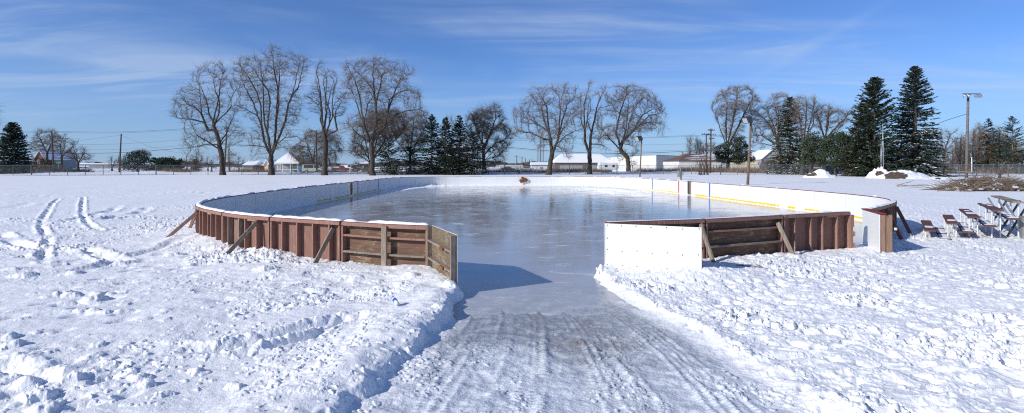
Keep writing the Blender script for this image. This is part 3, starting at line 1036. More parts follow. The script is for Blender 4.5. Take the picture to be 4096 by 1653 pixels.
# ------------------------------------------------------------------ gates
def gate(hinge, tip, label, z0, facing_side, zt=1.0, openback=True, rails=(.66, .3), ply='door_ply', edge='grey_wood', cap=None):
    """swung-out gate leaf: plywood sheet, white sheet on its rink side, rails and battens on the back"""
    hx, hy = hinge
    tx, ty = tip
    d = Vector((tx - hx, ty - hy, 0))
    L = d.length
    d.normalize()
    nrm = Vector((d.y, -d.x, 0)) * facing_side           # rink side of the leaf (white)
    root = thing('rink_gate', label, 'gate', (hx, hy, z0), group='gates of the ice rink')
    h, t = Vector((hx, hy, 0)), Vector((tx, ty, 0))

    def slab(p, q, o0, o1, za, zb, name, mat, par=root, bev=.003):
        mb = MB()
        a, b = p + nrm * o0, p + nrm * o1
        c, e = q + nrm * o1, q + nrm * o0
        mb.add([(v.x, v.y, z) for z in (za, zb) for v in (a, b, c, e)], [(0, 3, 2, 1), (4, 5, 6, 7), (0, 1, 5, 4), (1, 2, 6, 5), (2, 3, 7, 6), (3, 0, 4, 7)])
        return mb.build(name, M[mat], par, bevel=bev)
    sheet = slab(h, t, .0, .018, z0, zt - .004, 'plywood_sheet', ply)
    slab(h, t, .0205, .034, z0 - .0, zt, 'white_sheet', 'white_panel')
    for z in rails:
        slab(h + d * .05, t - d * .05, -.085, -.002, z, z + .04, 'back_rail', edge)
    slab(h, h + d * .045, -.088, -.002, z0, zt - .01, 'edge_batten', edge)
    slab(t - d * .045, t, -.088, -.002, z0, zt - .01, 'edge_batten', edge)
    if cap:
        slab(h - d * .03, t + d * .03, -.10, .05, zt + .003, zt + .033, 'top_rail', cap)
    return root, h, t, d, nrm, slab


# left gate: plywood back towards the photographer
root, h, t, d, nrm, slab = gate((-1.60, 11.02), (-.955, 9.46), 'open weathered plywood gate leaf beside the ice entrance, hinged to left wall', 0.10, -1, 1.01, rails=(.70, .36))
for k, z in ((.62, .69), (.62, .35)):
    slab(h + d * (k * 1.69), h + d * (k * 1.69 + .22), -.125, -.088, z, z + .05, 'latch_block', 'rust')
slab(h - d * .06, h - d * .01, -.05, .02, 0.05, 1.0, 'hinge_strip', 'white_metal')

# right gate: white sheet towards the photographer
root, h, t, d, nrm, slab = gate((1.93, 11.5), (3.66, 10.73), 'open white sheet gate leaf with rows of dark bolts right of the ice entrance', 0.02, 1, 1.0, rails=(.62, .3))
mb = MB()
for col_ in range(7):
    for row in range(4):
        if (col_, row) in ((3, 3), (1, 1)):
            pass
        u_ = .05 + col_ * (1.89 - .1) / 6 + (0.012 * math.sin(col_ * 7 + row * 3))
        z_ = (.16, .45, .46, .965)[row] + .012 * math.sin(col_ * 3 + row)
        if row == 1 and col_ not in (0,):
            continue
        if row == 1:
            z_ = .70
        p = h + d * u_ + nrm * .036
        mb.lathe((0, 0, 0), [(0.0, .0), (.0125, .0), (.011, .004), (0.0, .007)], 8)
        # stand the little head up against the sheet
        m0 = Matrix.Translation((p.x, p.y, z_)) @ nrm.to_track_quat('Z', 'Y').to_matrix().to_4x4()
        for i_ in range(len(mb.v) - 32, len(mb.v)):
            mb.v[i_] = tuple(m0 @ Vector(mb.v[i_]))
mb.build('bolt_heads', M['bolt'], root)
slab(h + d * .0, h + d * .02, .035, .04, .02, .98, 'corner_strip', 'white_metal')

# small white gate on the far right, with post
root, h, t, d, nrm, slab = gate((9.5, 15.03), (8.97, 13.52), 'small white gate leaf swung open at the right corner gap, red rail on top', 0.05, 1, 1.0, rails=(.6, .3), cap='red', edge='brown_stud')
mb = MB()
mb.bar((t.x + .17, t.y + .02, 0.0), (t.x + .17, t.y + .02, .99), .20, .05, (0, 1, 0))
mb.build('end_post', M['tan_wood'], root, bevel=.005)
mb = MB()
mb.box((t.x + .325, t.y - .03, .62), (t.x + .37, t.y + .02, .68))
mb.build('latch', M['white_metal'], root, bevel=.004)

# posts of the big opening
for px_, lab in (((-1.60, 11.16), 'double brown gate post at the right end of the left rink wall'), ((2.12, 11.80), 'short grey post top behind the white gate leaf')):
    r = thing('gate_post', lab, 'post', (px_[0], px_[1], 0))
    mb = MB()
    mb.box((px_[0] - .045, px_[1] - .17, -.05), (px_[0] + .0, px_[1] - .02, RT - .02))
    mb.build('upright', M['brown_stud'], r, bevel=.004)
    mb = MB()
    mb.box((px_[0] - .10, px_[1] - .185, -.05), (px_[0] - .05, px_[1] - .02, RT - .07))
    mb.build('side_upright', M['tan_wood'], r, bevel=.004)

# end batten of the right front wall beside the small opening
p, d_ = (8.66, 14.36), None
r = thing('wall_end_post', 'ragged brown post ending the right front wall by the small opening', 'post', (p[0], p[1], 0))
mb = MB()
mb.prism([(p[0] - .02, p[1] - .16), (p[0] + .06, p[1] - .14), (p[0] + .05, p[1] + .02), (p[0] - .02, p[1] + .02)], -.05, .93)
mb.build('upright', M['brown_stud'], r, bevel=.005)
mb = MB()
for z0_, z1_, w_ in ((.0, .2, .05), (.38, .5, .06), (.62, .93, .03)):
    mb.box((p[0] + .062, p[1] - .13, z0_), (p[0] + .062 + w_, p[1] - .09, z1_))
mb.build('splintered_edge', M['tan_wood'], r)

# broken brown sheet hanging over the far wall
r = thing('broken_board', 'jagged rust brown board hung over the white far rink wall', 'board', (-.2, 58.2, 0))
pts = [(2083, 712), (2090, 707), (2099, 711), (2110, 715), (2111, 724), (2100, 727), (2092, 729), (2083, 734), (2080, 727), (2076, 722), (2081, 717), (2087, 719)]
w3 = [PD(x, y, 58.25) for x, y in pts]
ctr = sum(w3, Vector()) / len(w3)
mb = MB()
vs = [(v.x, 58.21, v.z) for v in w3] + [(v.x, 58.25, v.z) for v in w3]
n_ = len(w3)
mb.add(vs, [tuple(range(n_)), tuple(range(n_, 2 * n_))[::-1]] + [(i, n_ + i, n_ + (i + 1) % n_, (i + 1) % n_) for i in range(n_)])
mb.build('sheet', M['rust'], r)
mb = MB()
mb.box((ctr.x - .12, 58.13, ctr.z - .1), (ctr.x + .30, 58.205, ctr.z + .05))
mb.build('bracket', M['rust'], r)


# ------------------------------------------------------------------ bleachers
def bleachers():
    base = Vector((12.3, 16.2, 0.05))
    root = thing('bleachers', 'small five row spectator bleachers with red brown planks and thin white legs', 'bleachers', base)
    rows = [((12.08, 16.08), (14.1, 18.97), .30), ((12.80, 16.17), (14.75, 18.85), .50), ((13.47, 16.2), (15.5, 19.1), .68), ((14.15, 16.2), (16.15, 19.1), .88)]
    rnd = random.Random(8)
    for i, (a, b, z) in enumerate(rows):
        a, b = Vector((*a, z)), Vector((*b, z))
        d = (b - a).normalized()
        s = Vector((d.y, -d.x, 0))
        mb = MB()
        mb.bar(a, b, .27, .045)
        pl = mb.build('seat_plank', M['bench'], root, bevel=.005)
        # patches of snow along the plank
        for k in range(2):
            u0 = rnd.uniform(.05, .8) * (b - a).length
            q = [(a + d * (u0 + .09 * j)) for j in range(rnd.randint(3, 8))]
            snow_cap([(v.x, v.y) for v in q], -.10 + rnd.uniform(0, .08), .06 + rnd.uniform(0, .07), z + .023, rnd, pl, .010, .5)
        # foot plank
        fz = max(z - .245, .06)
        fa, fb = a + Vector((.36, -.12, 0)), b + Vector((.36, -.12, 0))
        fa.z = fb.z = fz
        mb = MB()
        mb.bar(fa, fb, .27, .045)
        fp = mb.build('foot_plank', M['bench'], root, bevel=.005)
        for u0, nn in ((.15, 12), (1.7, 14)):
            q = [(fa + d * (u0 + .1 * j)) for j in range(nn)]
            snow_cap([(v.x, v.y) for v in q], -.12, .12, fz + .023, rnd, fp, .02, .9)
        for u_ in (.12, .5, .93):
            p = a + (b - a) * u_
            g = gz(p.x, p.y) - .03
            for so in (-.09, .10):
                if i == 0 and so > 0:
                    continue
                mb = MB()
                mb.tube([p + s * so + Vector((0, 0, -.02)), Vector((p.x + s.x * so, p.y + s.y * so, g))], .017, 8)
                mb.build('leg', M['white_metal'], root, smooth=False)
            mb = MB()
            e = p + Vector((.72 if i < 3 else .95, .02, 0))
            e.z = p.z = max(z - .28, .06)
            mb.tube([p, e], .014, 8)
            mb.build('cross_bar', M['white_metal'], root)
    # top row: two grey planks, seen partly from below, on crossed braces
    for a, b in (((15.05, 16.55), (16.1, 18.1)), ((16.25, 18.3), (17.3, 19.9))):
        a, b = Vector((*a, 1.09)), Vector((*b, 1.09))
        mb = MB()
        mb.bar(a, b, .27, .05)
        pl = mb.build('seat_plank', M['grey_wood'], root, bevel=.005)
    for p in ((15.25, 16.8), (16.0, 17.9), (16.95, 19.4)):
        g = gz(*p)
        for dx in (-.35, .35):
            mb = MB()
            mb.bar((p[0] - dx, p[1], 1.06), (p[0] + dx, p[1] + .05 * dx, g - .05), .035, .05)
            mb.build('brace', M['dark_metal'] if dx < 0 else M['galv'], root)
        mb = MB()
        mb.tube([(p[0] - .05, p[1] - .1, 1.06), (p[0] - .05, p[1] - .1, g - .05)], .022, 8)
        mb.build('leg', M['white_metal'], root)


bleachers()

# rubbish can at the right edge
c = Vector((15.15, 16.3, 0.0))
c.z = gz(c.x, c.y) - .03
r = thing('trash_can', 'dented galvanised rubbish can standing at the end of the bleachers', 'trash can', c)
prof = [(.0, 0), (.19, 0), (.20, .02)]
for k in range(12):
    z_ = .03 + k * .055
    prof += [(.202 + .002 * k, z_), (.208 + .002 * k, z_ + .028)]
prof += [(.235, .70), (.245, .71), (.235, .72), (.215, .70), (.2, .1), (0, .1)]
mb = MB()
mb.lathe(c, prof, 28)
mb.build('body', M['galv'], r, smooth=True)
mb = MB()
for a_ in (0.9, 4.0):
    cx_, cy_ = c.x + .24 * math.cos(a_), c.y + .24 * math.sin(a_)
    mb.tube([(cx_ - .05, cy_, c.z + .55), (cx_ - .05, cy_ - .03, c.z + .49), (cx_ + .05, cy_ - .03, c.z + .49), (cx_ + .05, cy_, c.z + .55)], .006, 6)
mb.build('handle', M['galv'], r)

# loose pieces on the snow
p = P0(2993, 1068, .10)
p.z = gz(p.x, p.y)
r = thing('loose_plank', 'short grey plank lying in the snow near the right front wall', 'plank', p)
mb = MB()
mb.bar(p + Vector((-.24, .03, .02)), p + Vector((.24, -.03, .035)), .12, .04)
o_ = mb.build('timber', M['grey_wood'], r, bevel=.006)
snow_cap([(p.x - .1, p.y + .0), (p.x + .05, p.y - .0), (p.x + .2, p.y - .02)], -.04, .05, p.z + .05, random.Random(3), o_, .012)

p = P0(1592, 1232, .12)
p.z = gz(p.x, p.y) + .02
r = thing('plastic_bottle', 'small clear plastic bottle with blue band lying in the snow left of the drive', 'bottle', p)
prof = [(.0, 0), (.026, .002), (.031, .012), (.031, .05), (.029, .055), (.031, .06), (.031, .13), (.026, .155), (.012, .178), (.012, .19)]
ax = Vector((-.55, .75, .38)).normalized()
q_ = ax.to_track_quat('Z', 'Y').to_matrix().to_4x4()


def lathe_at(prof, p, q_, k=16):
    mb = MB()
    mb.lathe((0, 0, 0), prof, k)
    m0 = Matrix.Translation(p) @ q_
    mb.v = [tuple(m0 @ Vector(v)) for v in mb.v]
    return mb


M['clear_plastic'] = simple('clear_plastic', (.62, .70, .74), rough=.15)
M['bottle_blue'] = simple('bottle_label', (.03, .12, .45), rough=.4)
lathe_at(prof, p, q_).build('body', M['clear_plastic'], r, smooth=True)
lathe_at([(.0325, .085), (.0325, .135), (.0310, .135)], p, q_).build('wrapper', M['bottle_blue'], r, smooth=True)
lathe_at([(0, .19), (.014, .19), (.014, .207), (0, .207)], p, q_).build('cap', M['bottle_blue'], r)


def twig_clump(name, label, cat, c, n, spread, hgt, mat, seed, lmin=.3, lmax=1.0, rad=.012):
    rnd = random.Random(seed)
    mb = MB()
    for i in range(n):
        x = c.x + rnd.gauss(0, spread)
        y = c.y + rnd.gauss(0, spread * .5)
        z = gz(x, y) + rnd.random() ** 1.5 * hgt * math.exp(-((x - c.x) / spread / 1.6) ** 2)
        a = rnd.uniform(0, 6.283)
        l = rnd.uniform(lmin, lmax)
        dz = rnd.uniform(-.25, .45)
        p = Vector((x, y, z))
        q = p + Vector((math.cos(a) * l, math.sin(a) * l, dz * l))
        k = (p + q) / 2 + Vector((rnd.uniform(-.1, .1), rnd.uniform(-.1, .1), rnd.uniform(-.05, .15))) * l
        q.z = max(q.z, gz(q.x, q.y) + .01)
        rr = rad * rnd.uniform(.5, 1.8)
        mb.tube([p, k, q], [rr, rr * .8, rr * .3], 4, False)
    return mb


r_ = PD(3500 + 30, 975, 13.2)
p = P0(3618, 993, .08)
p.z = gz(p.x, p.y)
mb = twig_clump('', '', '', p, 5, .05, .02, None, 2, .05, .14, .006)
tag(mb.build('twig_scrap', M['rust']), 'tiny brown scrap of twigs on the snow in front of the bleachers', 'twigs')

# ------------------------------------------------------------------ trees
def bark(name, c1, c2, rough=.9):
    return simple(name, c1, c2, 5, rough, .02, (1, 1, .25), spec=.15)


M['bark'] = bark('grey_bark', (.045, .037, .031), (.085, .070, .058))
M['twig'] = bark('twig_grey', (.135, .110, .092), (.21, .178, .153))
M['twig_brown'] = bark('twig_brown', (.145, .102, .078), (.21, .155, .12))
M['twig_dark'] = bark('twig_dark', (.085, .070, .060), (.14, .118, .102))
M['twig_red'] = bark('twig_red', (.11, .058, .042), (.15, .085, .06))
M['conifer_bark'] = bark('conifer_bark', (.16, .11, .08), (.27, .20, .15))


def needle_mat(name, c1, c2):
    m, t, b = mat_new(name)
    co = t.add('ShaderNodeTexCoord').outputs['Object']
    n = t.noise(co, 0.9, 4, .6)
    n2 = t.noise(co, 9.0, 2, .6)
    col = t.mix(t.sramp(t.math('ADD', t.math('MULTIPLY', n, .6), t.math('MULTIPLY', n2, .4)), .36, .62), (*c1, 1), (*c2, 1))
    t.l.new(col, b.inputs['Base Color'])
    b.inputs['Roughness'].default_value = .75
    b.inputs['Specular IOR Level'].default_value = .2
    return m


M['needle_dark'] = needle_mat('needles_dark', (.024, .038, .023), (.056, .074, .042))
M['needle_blue'] = needle_mat('needles_blue', (.032, .048, .040), (.068, .090, .070))
M['needle_olive'] = needle_mat('needles_olive', (.030, .038, .018), (.062, .066, .030))
M['needle_brown'] = needle_mat('needles_brown', (.045, .034, .020), (.10, .07, .038))
M['needle_pine'] = needle_mat('needles_pine', (.030, .044, .026), (.060, .080, .042))


def rand_in(poly, n, rng):
    P = np.array(poly, float)
    lo, hi = P.min(0), P.max(0)
    out = []
    tot = 0
    while tot < n:
        q = rng.uniform(lo, hi, (n * 2, 2))
        sd = poly_sd(q[:, 0], q[:, 1], poly)
        q = q[sd < 0]
        out.append(q)
        tot += len(q)
    return np.vstack(out)[:n]


def row_span(poly, ys):
    """centre and half width of the outline at the given rows"""
    P = np.array(poly + [poly[0]], float)
    c, h = np.zeros(len(ys)), np.zeros(len(ys))
    for k, y in enumerate(ys):
        xs = []
        for (x0, y0), (x1, y1) in zip(P[:-1], P[1:]):
            if (y0 - y) * (y1 - y) <= 0 and y0 != y1:
                xs.append(x0 + (x1 - x0) * (y - y0) / (y1 - y0))
        if xs:
            c[k], h[k] = (min(xs) + max(xs)) / 2, (max(xs) - min(xs)) / 2
    return c, h


def prisms(A, B, ra, rb, k):
    """tapered prisms between point arrays"""
    n = len(A)
    d = B - A
    d /= np.linalg.norm(d, axis=1, keepdims=True) + 1e-9
    ref = np.where(np.abs(d[:, 2:3]) > .9, np.array([[1., 0, 0]]), np.array([[0, 0, 1.]]))
    s = np.cross(d, ref)
    s /= np.linalg.norm(s, axis=1, keepdims=True) + 1e-9
    u = np.cross(s, d)
    V = np.zeros((n, 2, k, 3))
    for j in range(k):
        a = 2 * math.pi * j / k
        o = s * math.cos(a) + u * math.sin(a)
        V[:, 0, j] = A + o * ra[:, None]
        V[:, 1, j] = B + o * rb[:, None]
    base = (np.arange(n) * 2 * k)[:, None]
    fs = []
    for j in range(k):
        j2 = (j + 1) % k
        fs.append(np.concatenate([base + j, base + j2, base + k + j2, base + k + j], 1))
    return V.reshape(-1, 3), np.vstack(fs)


def merge(parts):
    Vs, F4, F3, off = [], [], [], 0
    for V, Fc in parts:
        if len(V) == 0:
            continue
        Vs.append(V)
        (F4 if Fc.shape[1] == 4 else F3).append(Fc + off)
        off += len(V)
    out = []
    if F4:
        out.append(np.vstack(F4))
    if F3:
        out.append(np.vstack(F3))
    return np.vstack(Vs), out


def blades(A, D, W, rng):
    """thin triangles from A along D, W wide"""
    n = len(A)
    r = rng.normal(size=(n, 3))
    s = np.cross(D, r)
    s /= np.linalg.norm(s, axis=1, keepdims=True) + 1e-9
    s *= W[:, None] / 2
    V = np.stack([A - s, A + s, A + D], 1).reshape(-1, 3)
    return V, np.arange(3 * n).reshape(-1, 3)


def bare_tree(name, label, frame, base, limbs, env, rtrunk_px=9, n=700, seed=1, twig='twig', twigs=3, step=.55, kill=1.0, infl=5.0, d=None, tw_len=1.0,
              up=.10, droop=0.0, group='tall bare trees behind the rink', depthk=.8, trunkmat='bark', cat='tree', tw_w=.028, zbase=None, rt_tip=.02):
    ox, oy, sc = frame
    rng = np.random.default_rng(seed)
    twigs, tw_w, tw_len, rt_tip, n, kill = int(round(twigs * 2.4)), tw_w * 1.12, tw_len * 1.55, rt_tip * 1.25, int(n * 1.5), kill * .82
    bx, by = ox + base[0][0] * sc, oy + base[0][1] * sc
    if d is None:
        g = PG(bx, by)
    else:
        g = PD(bx, by, d)
    dd = g.y
    m = dd / F
    root = thing(name, label, cat, g, group)

    def W(p, off=0.0):
        x, y = ox + p[0] * sc, oy + p[1] * sc
        return np.array([(x - CX) * m, dd + off, H - (y - HY) * m])
    pos, par = [], []

    def addline(pts, start, offs_):
        prev = start
        for k in range(len(pts) - 1):
            a, b = W(pts[k], offs_[k]), W(pts[k + 1], offs_[k + 1])
            if prev is not None and k == 0:
                a = pos[prev]
            nn = max(1, int(np.linalg.norm(b - a) / step))
            for j in range(1, nn + 1):
                t = j / nn
                q = a + (b - a) * t + rng.normal(0, .04, 3) * (t < 1)
                pos.append(q)
                par.append(prev)
                prev = len(pos) - 1
        return prev
    pos.append(W(base[0]) + np.array([0, 0, -.3]))
    par.append(None)
    top = addline([base[0]] + list(base[1:]), 0, [0] * len(base))
    P_env = [(x, y) for x, y in env]
    wid = (max(p[0] for p in env) - min(p[0] for p in env)) * sc * m
    for li, pts in enumerate(limbs):
        a2 = W(pts[0])
        arr = np.array(pos)
        start = int(np.argmin((arr[:, 0] - a2[0]) ** 2 + (arr[:, 2] - a2[2]) ** 2))
        y0 = arr[start, 1] - dd
        sw = ((-1) ** li) * rng.uniform(.1, .38) * wid * depthk
        L = len(pts)
        addline(pts, start, [y0 + (sw * (k / (L - 1)) ** 1.2) for k in range(L)])
    nfix = len(pos)
    # attraction points
    q = rand_in(P_env, int(n * 1.45), rng)
    cc = np.array(env, float).mean(0)
    ang = np.arctan2(q[:, 1] - cc[1], q[:, 0] - cc[0])
    q = cc + (q - cc) * (0.90 + 0.30 * fbm(np.cos(ang) * 3.1 + seed, np.sin(ang) * 3.1, 3, seed))[:, None]
    gsz = np.ptp(np.array(env, float), axis=0).max() / 9
    q = q[fbm(q[:, 0] / gsz, q[:, 1] / gsz, 3, seed + 3) + rng.normal(0, .05, len(q)) > .44][:n]
    n = len(q)
    c, h = row_span(env, q[:, 1])
    t = np.clip((q[:, 0] - c) / np.maximum(h, 1e-3), -1, 1)
    hd = np.minimum(h, np.median(h) * 1.2) * sc * m * depthk
    yy = rng.uniform(-1, 1, n) * np.sqrt(1 - t * t) * hd
    A = np.stack([(ox + q[:, 0] * sc - CX) * m, dd + yy, H - (oy + q[:, 1] * sc - HY) * m], 1)
    N = np.array(pos)
    par = list(par)
    D2 = ((A[:, None] - N[None]) ** 2).sum(2) if len(A) * len(N) < 6e6 else None
    if D2 is None:
        near, dist = np.zeros(len(A), int), np.full(len(A), 1e9)
        for s0 in range(0, len(N), 500):
            dd2 = ((A[:, None] - N[None, s0:s0 + 500]) ** 2).sum(2)
            k = dd2.argmin(1)
            v = dd2[np.arange(len(A)), k]
            mk = v < dist
            near[mk], dist[mk] = k[mk] + s0, v[mk]
    else:
        near = D2.argmin(1)
        dist = D2.min(1)
    alive = dist > kill * kill * .5
    kids_ = np.zeros(len(N), int)
    for it in range(60):
        act = alive & (dist < infl * infl * (1 + it * .05))
        if not act.any():
            break
        idx = near[act]
        dv = A[act] - N[idx]
        dv /= np.linalg.norm(dv, axis=1, keepdims=True) + 1e-9
        uq, inv = np.unique(idx, return_inverse=True)
        full = kids_[uq] >= 2 if it > 4 else kids_[uq] >= 4
        if full.any():
            alive[np.where(act)[0][full[inv]]] = False
            dv, idx = dv[~full[inv]], idx[~full[inv]]
            if not len(idx):
                continue
            uq, inv = np.unique(idx, return_inverse=True)
        kids_[uq] += 1
        kids_ = np.append(kids_, np.zeros(len(uq), int))
        acc = np.zeros((len(uq), 3))
        np.add.at(acc, inv, dv)
        acc /= np.linalg.norm(acc, axis=1, keepdims=True) + 1e-9
        pd = np.array([N[i] - N[par[i]] if par[i] is not None else (0, 0, 1) for i in uq])
        pd /= np.linalg.norm(pd, axis=1, keepdims=True) + 1e-9
        acc = acc + .55 * pd + np.array([0, 0, up]) + rng.normal(0, .10, acc.shape)
        acc /= np.linalg.norm(acc, axis=1, keepdims=True) + 1e-9
        new = N[uq] + acc * step
        k0 = len(N)
        N = np.vstack([N, new])
        par += [int(i) for i in uq]
        dn = ((A[:, None] - new[None]) ** 2).sum(2)
        kk = dn.argmin(1)
        v = dn[np.arange(len(A)), kk]
        mk = v < dist
        near[mk], dist[mk] = kk[mk] + k0, v[mk]
        alive &= dist > kill * kill
        if len(N) > 9000:
            break
    nn = len(N)
    nch = np.zeros(nn, int)
    for i in range(1, nn):
        nch[par[i]] += 1
    # radii by the pipe rule, exponent picked so that the trunk comes out as thick as in the photo
    r_t = rtrunk_px * m
    tips = (nch == 0).sum()
    ex = max(1.55, math.log(max(tips, 4)) / math.log(max(r_t / rt_tip, 2)))
    acc = np.where(nch == 0, rt_tip ** ex, 0.0)
    for i in range(nn - 1, 0, -1):
        acc[par[i]] += acc[i]
    R = acc ** (1 / ex)
    R[nfix:] *= .62
    pa = np.array([0] + par[1:])
    ii = np.arange(1, nn)
    A0, B0 = N[pa[ii]], N[ii]
    ra, rb = np.minimum(R[pa[ii]], R[ii] * 1.45), R[ii]
    zf = 1 + .45 * np.exp(-(N[:, 2] - g.z) / (r_t * 1.3 + .05))
    ra, rb = ra * zf[pa[ii]], rb * zf[ii]
    ra, rb = np.maximum(ra, .014), np.maximum(rb, .012)
    thick = ra > r_t * .22
    off = np.array(g)
    dseg = B0 - A0
    dseg /= np.linalg.norm(dseg, axis=1, keepdims=True) + 1e-9
    A0, B0 = A0 - dseg * ra[:, None] * .30, B0 + dseg * rb[:, None] * .30
    Vt, Ft = prisms(A0[thick], B0[thick], ra[thick], rb[thick], 8)
    me = fast_mesh('trunk', Vt - off, [Ft])
    link('trunk', me, M[trunkmat], root, smooth=True)
    thin = ~thick
    parts = [prisms(A0[thin], B0[thin], ra[thin], rb[thin], 4)]
    cand = np.where((R[ii] < .075) & (ii > 2))[0]
    cand = cand[(ii[cand] >= nfix) | (rng.random(len(cand)) < .6)]
    idx = np.repeat(ii[cand], twigs)
    if len(idx):
        di = N[idx] - N[pa[idx]]
        di /= np.linalg.norm(di, axis=1, keepdims=True) + 1e-9
        dv = di * .9 + rng.normal(0, .42, di.shape) + np.array([0, 0, .35 - droop])
        dv /= np.linalg.norm(dv, axis=1, keepdims=True) + 1e-9
        L = tw_len * rng.uniform(.4, 1.25, len(idx))
        st = N[idx] - di * step * rng.random((len(idx), 1))
        parts.append(blades(st, dv * L[:, None], np.full(len(idx), tw_w) * rng.uniform(.6, 1.3, len(idx)), rng))
        # second order
        k = rng.random(len(idx)) < .75
        st2 = st[k] + dv[k] * (L[k] * rng.uniform(.3, .7, k.sum()))[:, None]
        dv2 = dv[k] + rng.normal(0, .6, (k.sum(), 3)) + np.array([0, 0, -droop])
        dv2 /= np.linalg.norm(dv2, axis=1, keepdims=True) + 1e-9
        parts.append(blades(st2, dv2 * (L[k] * .6)[:, None], np.full(k.sum(), tw_w * .8), rng))
    V, Fs = merge(parts)
    me = fast_mesh('crown', V - off, Fs)
    link('crown', me, M[twig], root)
    return root, N, R, pa


def spray_faces(c, dirs, L, Wd, rng, flat=.5):
    """needle sprays: small kites lying roughly along dirs"""
    n = len(c)
    up = np.array([[0, 0, 1.]]) + rng.normal(0, flat, (n, 3))
    s = np.cross(dirs, up)
    s /= np.linalg.norm(s, axis=1, keepdims=True) + 1e-9
    s *= Wd[:, None] / 2
    e = dirs * L[:, None]
    V = np.stack([c, c + e * .55 + s, c + e, c + e * .55 - s], 1).reshape(-1, 3)
    return V, np.arange(4 * n).reshape(-1, 4)


def conifer(name, label, apex, basey, hw, d=None, seed=1, mat='needle_dark', snow=.05, shape=1.0, droop=.25, dens=1.0, clear=.03, gap=None, skirt=None,
            group='dark evergreen trees', rt=None, tuft=.42, round_=0.0, ragged=.22, cat='conifer', spiky=0.0, trunkw=1.0):
    """apex (px,py), basey pixel row of the trunk foot, hw half width in px at the bottom"""
    rng = np.random.default_rng(seed)
    ax, ay = apex
    g = PG(ax, basey) if d is None else PD(ax, basey, d)
    m = g.y / F
    hgt = (basey - ay) * m
    w = hw * m
    root = thing(name, label, cat, g, group)
    off = np.array(g)
    r0 = rt or hgt * .016
    zs = np.linspace(-.3, hgt * .98, 14)
    ctr = np.stack([rng.normal(0, .03, 14).cumsum() * .6, rng.normal(0, .03, 14).cumsum() * .6, zs], 1)
    rr = r0 * trunkw * (1 - zs / hgt * .96).clip(.03, 2)
    V, Fq = prisms(ctr[:-1], ctr[1:], rr[:-1], rr[1:], 8)
    link('trunk', fast_mesh('trunk', V, [Fq]), M['conifer_bark'], root, smooth=True)
    # branches
    nb = int(hgt * 15 * dens)
    t = rng.random(nb) ** 1.15
    t = clear + (1 - clear) * t
    prof = (1 - t) ** shape
    if round_:
        prof = (1 - round_) * prof + round_ * np.sqrt(np.clip(1 - (t - .1).clip(0) ** 2, 0, 1)) * (1 - t) ** .35
    if skirt:                       # wider dense lower part below relative height
        prof = np.where(t < skirt[0], prof * skirt[1], prof)
    ln = w * prof * (1 + rng.normal(0, ragged, nb)).clip(.45, 1.35) + .15
    az = rng.uniform(0, 2 * math.pi, nb)
    if gap:                         # bare stretch showing the trunk on the near side
        z0, z1, wdt = gap
        adiff = np.abs((az + math.pi / 2 + math.pi) % (2 * math.pi) - math.pi)
        kill = (t > z0) & (t < z1) & (adiff < wdt)
        keep = ~kill
        t, ln, az, prof = t[keep], ln[keep], az[keep], prof[keep]
        nb = len(t)
    hz = t * hgt
    e = np.stack([np.cos(az), np.sin(az)], 1)
    lift = (t - .45) * .7 - droop * (1 - t)
    segs, tips = [], []
    S, Dd, Ls = [], [], []
    for fr0, fr1 in ((0, .35), (.35, .7), (.7, 1.0)):
        def pt(f):
            z = hz + ln * (lift * f + spiky * f * f * .5 + .12 * f * f)
            return np.stack([e[:, 0] * ln * f, e[:, 1] * ln * f, z], 1)
        a, b = pt(fr0), pt(fr1)
        br = .02 * hgt / 12 * (1 - fr0 * .8) + .008
        segs.append(prisms(a, b, np.full(nb, br), np.full(nb, br * .7), 3))
        k = {0: 5, .35: 12, .7: 13}[fr0]
        for j in range(k):
            f = rng.random(nb)[:, None]
            c = a + (b - a) * f
            side = np.stack([-e[:, 1], e[:, 0], np.zeros(nb)], 1) * rng.choice([-1, 1], nb)[:, None]
            dv = (b - a) / (np.linalg.norm(b - a, axis=1, keepdims=True) + 1e-6)
            dv = dv * .8 + side * rng.uniform(.1, 1.0, (nb, 1)) + np.array([0, 0, -.22]) + rng.normal(0, .2, (nb, 3))
            dv /= np.linalg.norm(dv, axis=1, keepdims=True) + 1e-9
            S.append(c)
            Dd.append(dv)
            Ls.append(tuft * (.55 + .6 * rng.random(nb)) * (.55 + .45 * np.minimum(ln / (w * .5 + .01), 1.3)) * (hgt / 20) ** .35)
    S, Dd, Ls = np.vstack(S), np.vstack(Dd), np.concatenate(Ls)
    Ls = Ls * 1.08
    parts = segs + [spray_faces(S, Dd, Ls, Ls * .42, rng, .6)]
    V, Fs = merge(parts)
    link('crown', fast_mesh('crown', V, Fs), M[mat], root)
    if snow > 0:
        pr = snow * (1.2 if not skirt else 1) * np.where(skirt is not None and True, np.where(S[:, 2] < (skirt[0] if skirt else 1) * hgt, 1.0, .12), 1.0)
        cl = vnoise(S[:, 0] * 1.1 + 5 + seed, S[:, 2] * 2.2 + S[:, 1] * .7, seed)
        k = (rng.random(len(S)) < pr * 3.0 * (cl > .5))
        flat = Dd[k].copy()
        flat[:, 2] *= .4
        V, Fq = spray_faces(S[k] + np.array([0, 0, .11]), flat, Ls[k] * 1.0, Ls[k] * .32, rng, .25)
        V2 = V.copy()
        V2[:, 2] += .03
        if len(V):
            tag(link('snow_cover', fast_mesh('snow_cover', V, [Fq]), M['snow_soft'], root), kind='stuff')
    return root


